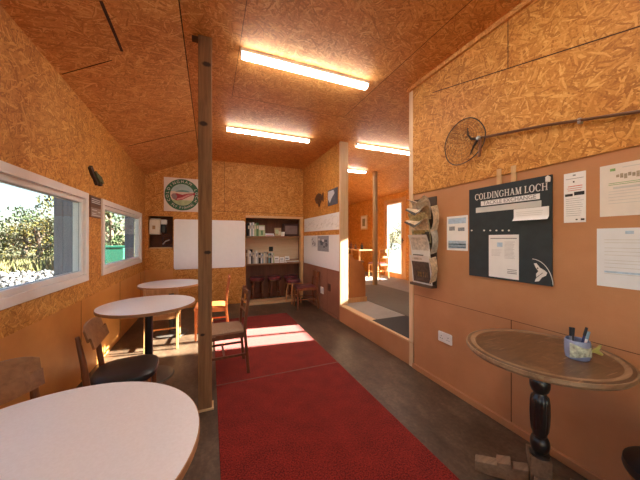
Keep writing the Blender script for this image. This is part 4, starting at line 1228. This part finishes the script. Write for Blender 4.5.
MB().box(-.17, .17, -.21, .21, .02, .022).build('mount', PAPER, t)
MB().box(-.09, .09, -.13, .13, .022, .024).build('print', mat('print_olive', (.30, .30, .20), .5, .4, 30), t)
# long table with a pale edge, dark chairs behind
t = thing('trestle_table', 'long narrow table with pale edge in the room beyond', 'table', (4.35, 7.55, ZF))
MB().box(-.30, .30, -.75, .75, .78, .815).build('table_top', PINEX, t, bevel=.003)
for sx in (-1, 1):
    for sy in (-1, 1): MB().bar((sx * .25, sy * .68, 0), (sx * .25, sy * .68, .78), .045, .045).build('leg', LIGHTW, t)
def small_chair(x, y, rz, lb, m=REDW): return ladder_chair((x, y, ZF), rz, lb, m, MAROON, name='dining_chair', group='chairs in the room beyond', bars=((.79, .09), (.62, .05)), h=.86)
small_chair(3.72, 7.25, .05, 'dark chair at the pale table in the room beyond, left of the round post')
small_chair(3.70, 7.95, 0, 'second dark chair at the pale table, farther from the round post')
small_chair(4.45, 6.42, PI / 2 + .2, 'wooden chair right of the round post, near the glazed door', LIGHTW)
t = thing('white_crate', 'white box on the floor under the table in the room beyond', 'box', (3.55, 6.35, ZF), .2)
MB().box(-.17, .17, -.13, .13, 0, .20).build('body', WHITE, t, bevel=.01); MB().box(-.18, .18, -.14, .14, .20, .225).build('lid', WHITE, t, bevel=.006)
for i, (dx, dy, hh, c) in enumerate(((-.12, -.6, .20, 'black'), (-.2, -.35, .16, 'brown'), (-.10, .10, .22, 'brown'))):
    mb = MB().lathe([(.035, 0), (.038, .01), (.038, hh * .6), (.014, hh * .75), (.014, hh)], 16)
    tag(mb.build('bottle', BK[c], None, (4.35 + dx, 7.55 + dy, ZF + .815), smooth=True), '%s bottle standing on the pale table in the room beyond, %s' % (c, ('nearest the round post', 'in the middle', 'farthest back')[i]), 'bottle', 'bottles on the far table')

# ------------------------------------------------------------------ outdoors
def grass_mat():
    m, nt, b = nodes_of('rough_grass')
    tc = N(nt, 'ShaderNodeTexCoord')
    n1 = N(nt, 'ShaderNodeTexNoise', Scale=.6, Detail=8.0, Roughness=.7); nt.links.new(tc.outputs['UV'], n1.inputs['Vector'])
    nt.links.new(ramp(nt, n1.outputs['Fac'], [(.35, (.05, .055, .016)), (.55, (.10, .10, .035)), (.72, (.14, .125, .055))]), b.inputs['Base Color'])
    b.inputs['Roughness'].default_value = .95; return m
ZG = -.10
mb = MB().box(-80, XL - .13, -60, 120, ZG - .3, ZG); struct('ground_west', mb, grass_mat())
mb = MB().box(XH + .13, 60, -60, 120, ZG - .3, ZG); struct('ground_east', mb, mat('pale_gravel', (.30, .28, .24), .9, .2, 3))
mb = MB().box(24, 59, -20, 80, ZG + .001, ZG + .05)
o = mb.build('loch_water', mat('water', (.10, .17, .24), .12, .2, 1)); tag(o, 'strip of grey-blue loch water seen through the glazed door', 'water', kind='stuff')

# board shutters standing open outside the two windows
SH = wood('grey_blue_boards', (.20, .21, .25), (.32, .33, .37), 2, .7)
for yy, lb in ((3.36, 'grey board shutter standing open outside the near window, at its far end'), (5.66, 'grey board shutter standing open outside the far window, at its far end')):
    t = thing('window_shutter', lb, 'shutter', (XLO - .002, yy, 1.0), group='open window shutters')
    for k in range(2):
        MB().box(-.07 * (k + 1) + .002, -.07 * k, -.012, .012, -.02, .90).build('board', SH, t, bevel=.003)
    for zz in (.10, .76): MB().box(-.135, -.01, .012, .03, zz, zz + .07).build('batten', SH, t, bevel=.003)

# stones of the rubble bank
mb = MB(); rnd = random.Random(3)
STN = [mat('stone_%s' % n, c, .9, .3, 6) for n, c in (('grey', (.10, .10, .105)), ('pale', (.20, .20, .195)), ('dark', (.035, .035, .036)))]
ico = []
gr = (1 + 5 ** .5) / 2
iv = [Vector(p).normalized() for p in ((-1, gr, 0), (1, gr, 0), (-1, -gr, 0), (1, -gr, 0), (0, -1, gr), (0, 1, gr), (0, -1, -gr), (0, 1, -gr), (gr, 0, -1), (gr, 0, 1), (-gr, 0, -1), (-gr, 0, 1))]
fi = [(0, 11, 5), (0, 5, 1), (0, 1, 7), (0, 7, 10), (0, 10, 11), (1, 5, 9), (5, 11, 4), (11, 10, 2), (10, 7, 6), (7, 1, 8), (3, 9, 4), (3, 4, 2), (3, 2, 6), (3, 6, 8), (3, 8, 9), (4, 9, 5), (2, 4, 11), (6, 2, 10), (8, 6, 7), (9, 8, 1)]
for k in range(3400):
    d = rnd.uniform(3.2, 12.2); q = rnd.uniform(-.66, -.16)      # direction slope x/y seen out of the windows
    y = d * 1.25; x = q * y - .2
    if x > XL - .5: continue
    s = rnd.uniform(.04, .12); zz = ZG + rnd.uniform(.0, .12)
    mb.m = rnd.choice((0, 0, 1, 1, 2))
    rot = Euler((rnd.uniform(0, 6), rnd.uniform(0, 6), rnd.uniform(0, 6))).to_matrix()
    sc_ = Vector((s, s * rnd.uniform(.6, 1), s * rnd.uniform(.45, .8)))
    mb.add([Vector((x, y, zz)) + rot @ Vector((p.x * sc_.x, p.y * sc_.y, p.z * sc_.z)) * rnd.uniform(.85, 1.1) for p in iv], fi)
o = mb.build('stone_rubble', STN); tag(o, 'bank of broken grey stones outside the left windows', 'stones', kind='stuff')
# tall grass behind the stones
mb = MB()
for k in range(7000):
    y = rnd.uniform(15.3, 24); q = rnd.uniform(-.66, -.18); x = q * y
    h = rnd.uniform(.2, .6); a = rnd.uniform(0, PI); w = .012 + .0012 * y
    dx, dy = math.cos(a) * w, math.sin(a) * w; lx, ly = rnd.uniform(-.2, .2), rnd.uniform(-.2, .2)
    mb.m = rnd.choice((0, 0, 1))
    mb.add([(x - dx, y - dy, ZG), (x + dx, y + dy, ZG), (x + lx, y + ly, ZG + h)], [(0, 1, 2)])
o = mb.build('tall_grass', [mat('grass_straw', (.15, .135, .06), .9, .2), mat('grass_green', (.085, .10, .03), .9, .2)]); tag(o, 'tall straw-coloured grass behind the stone bank', 'grass', kind='stuff')

LEAF = {k: [mat('leaf_%s_%d' % (k, i), tuple(c * s for c in col), .8, .2, 2) for i, s in enumerate((.6, 1.0, 1.35))] for k, col in dict(olive=(.070, .076, .022), green=(.036, .060, .020), yellow=(.15, .125, .022), dark=(.022, .034, .016), pale=(.10, .105, .055)).items()}
BARK = wood('bark', (.10, .07, .05), (.20, .15, .11), 2, .9)


def tree(x, y, hgt, wid, key, label, name='bushy_tree', n=1500, seed=0, low=.1, leaf=None):
    r = random.Random(seed + 11); t = thing(name, label, 'tree', (x, y, ZG), 0, 'trees outside')
    mb = MB(); tops = []
    mb.tube([(0, 0, 0), (.05 * wid, 0, hgt * .3), (0, .04 * wid, hgt * .7)], [wid * .035, wid * .03, wid * .012], 7)
    for k in range(7):
        a = r.uniform(0, 2 * PI); L = wid * r.uniform(.25, .42); z0 = hgt * r.uniform(.15, .55)
        p = Vector((math.cos(a) * L, math.sin(a) * L, z0 + hgt * r.uniform(.1, .3)))
        mb.tube([(0, 0, z0), p * .5 + Vector((0, 0, z0 * .5)), p], [wid * .018, wid * .012, wid * .005], 5); tops.append(p)
    mb.build('trunk', BARK, t, smooth=True)
    lf = MB(); blobs = []
    for k in range(26):
        a = r.uniform(0, 2 * PI); f = r.random(); zz = hgt * (low + (.93 - low) * f)
        prof = math.sin(min(1, (f * .85 + .18)) * PI) ** .6
        rad = wid * .5 * prof * math.sqrt(r.random())
        blobs.append((rad * math.cos(a), rad * math.sin(a), zz, wid * r.uniform(.10, .19)))
    sz = leaf or hgt * .022
    for k in range(n):
        bx, by_, bz_, br = blobs[k % len(blobs)]
        d = Vector((r.gauss(0, 1), r.gauss(0, 1), r.gauss(0, 1))).normalized() * br * r.uniform(.55, 1.05)
        c = Vector((bx, by_, max(.05, bz_ + d.z * .8))) + Vector((d.x, d.y, 0))
        e = Euler((r.uniform(0, 6), r.uniform(0, 6), r.uniform(0, 6))).to_matrix(); s = sz * r.uniform(.6, 1.4)
        lf.m = r.choice((0, 1, 1, 2))
        lf.add([c + e @ Vector((-s, 0, 0)), c + e @ Vector((0, -s * .5, 0)), c + e @ Vector((s, 0, s * .2)), c + e @ Vector((0, s * .5, 0))], [(0, 1, 2, 3)])
    lf.build('foliage', LEAF[key], t)
    return t


TW = [(-12.6, 22.0, 3.1, 4.2, 'olive', 'olive bushy tree farthest left through the near window'),
      (-11.4, 23.6, 3.5, 4.4, 'green', 'green bushy tree second from left through the near window'),
      (-9.6, 21.2, 2.9, 3.6, 'yellow', 'low yellowish bush in the middle of the near window'),
      (-10.4, 25.5, 4.3, 4.6, 'pale', 'tall pale tree at the back in the middle of the near window'),
      (-11.0, 19.0, 2.4, 3.2, 'dark', 'low dark bush in front of the others, seen through the near window'),
      (-9.4, 24.5, 5.2, 4.8, 'olive', 'tall olive tree next to the grey shutter of the near window'),
      (-7.6, 20.2, 2.9, 3.2, 'green', 'low green bush close beside the grey shutter of the near window'),
      (-6.2, 21.5, 5.6, 4.2, 'pale', 'pale tree at the left side of the far window'),
      (-5.2, 18.2, 4.6, 3.2, 'green', 'green tree above the green box in the far window'),
      (-14.8, 21.2, 3.2, 4.6, 'green', 'green tree just outside the left edge of the near window')]
for i, (x, y, hh, ww, k, lb) in enumerate(TW): tree(x, y, hh, ww, k, lb, seed=i, n=1700)
for i, (x, y, hh, lb) in enumerate(((15, 17.8, 3.4, 'pale leafy tree seen through the upper part of the glazed door'), (17.5, 23.0, 2.2, 'small bush outside the glazed door beyond the tree'))):
    tree(x, y, hh, hh * .9, 'pale', lb, seed=40 + i, n=700)
t = thing('green_box', 'green box standing on the grass outside the far window', 'box', (-4.82, 16.1, ZG), .1)
GB = mat('teal_green', (.012, .10, .065), .5, .1)
MB().box(-.9, .9, -.6, .6, 0, 1.08).build('body', GB, t, bevel=.03); MB().box(-.95, .95, -.65, .65, 1.08, 1.17).build('lid', GB, t, bevel=.02)

# ------------------------------------------------------------------ light
sun = bpy.data.lights.new('sun', 'SUN'); sun.energy = 42.0; sun.angle = math.radians(.8); sun.color = (1.0, .90, .76)
so = bpy.data.objects.new('sun', sun); COL.objects.link(so)
so.rotation_euler = Vector((-1, .12, -.39)).to_track_quat('-Z', 'Y').to_euler(); so.location = (20, 0, 12)
wd = bpy.data.worlds.new('sky'); SC.world = wd; wd.use_nodes = True
nt = wd.node_tree; bg = nt.nodes['Background']
sk = nt.nodes.new('ShaderNodeTexSky'); sk.sky_type = 'NISHITA'; sk.sun_disc = False
sk.sun_elevation = math.radians(21); sk.sun_rotation = math.radians(97); sk.air_density = 1.0; sk.dust_density = .6; sk.ozone_density = 1.0
nt.links.new(sk.outputs[0], bg.inputs[0]); bg.inputs[1].default_value = .145

cam = bpy.data.cameras.new('camera'); co = bpy.data.objects.new('camera', cam); COL.objects.link(co)
cam.sensor_width = 36; cam.lens = F * 36 / 640; cam.clip_start = .02; cam.clip_end = 500
cam.shift_y = -(240 - CY) / 640
co.location = (0, 0, H); co.rotation_euler = (PI / 2, 0, -YAW)
SC.camera = co
SC.view_settings.view_transform = 'Standard'; SC.view_settings.look = 'None'
SC.view_settings.gamma = 1.0; SC.view_settings.use_curve_mapping = False
SC.view_settings.exposure = 1.2
SC.cycles.use_denoising = True
SC.cycles.max_bounces = 14; SC.cycles.diffuse_bounces = 8; SC.cycles.transparent_max_bounces = 12
SC.cycles.sample_clamp_indirect = 8
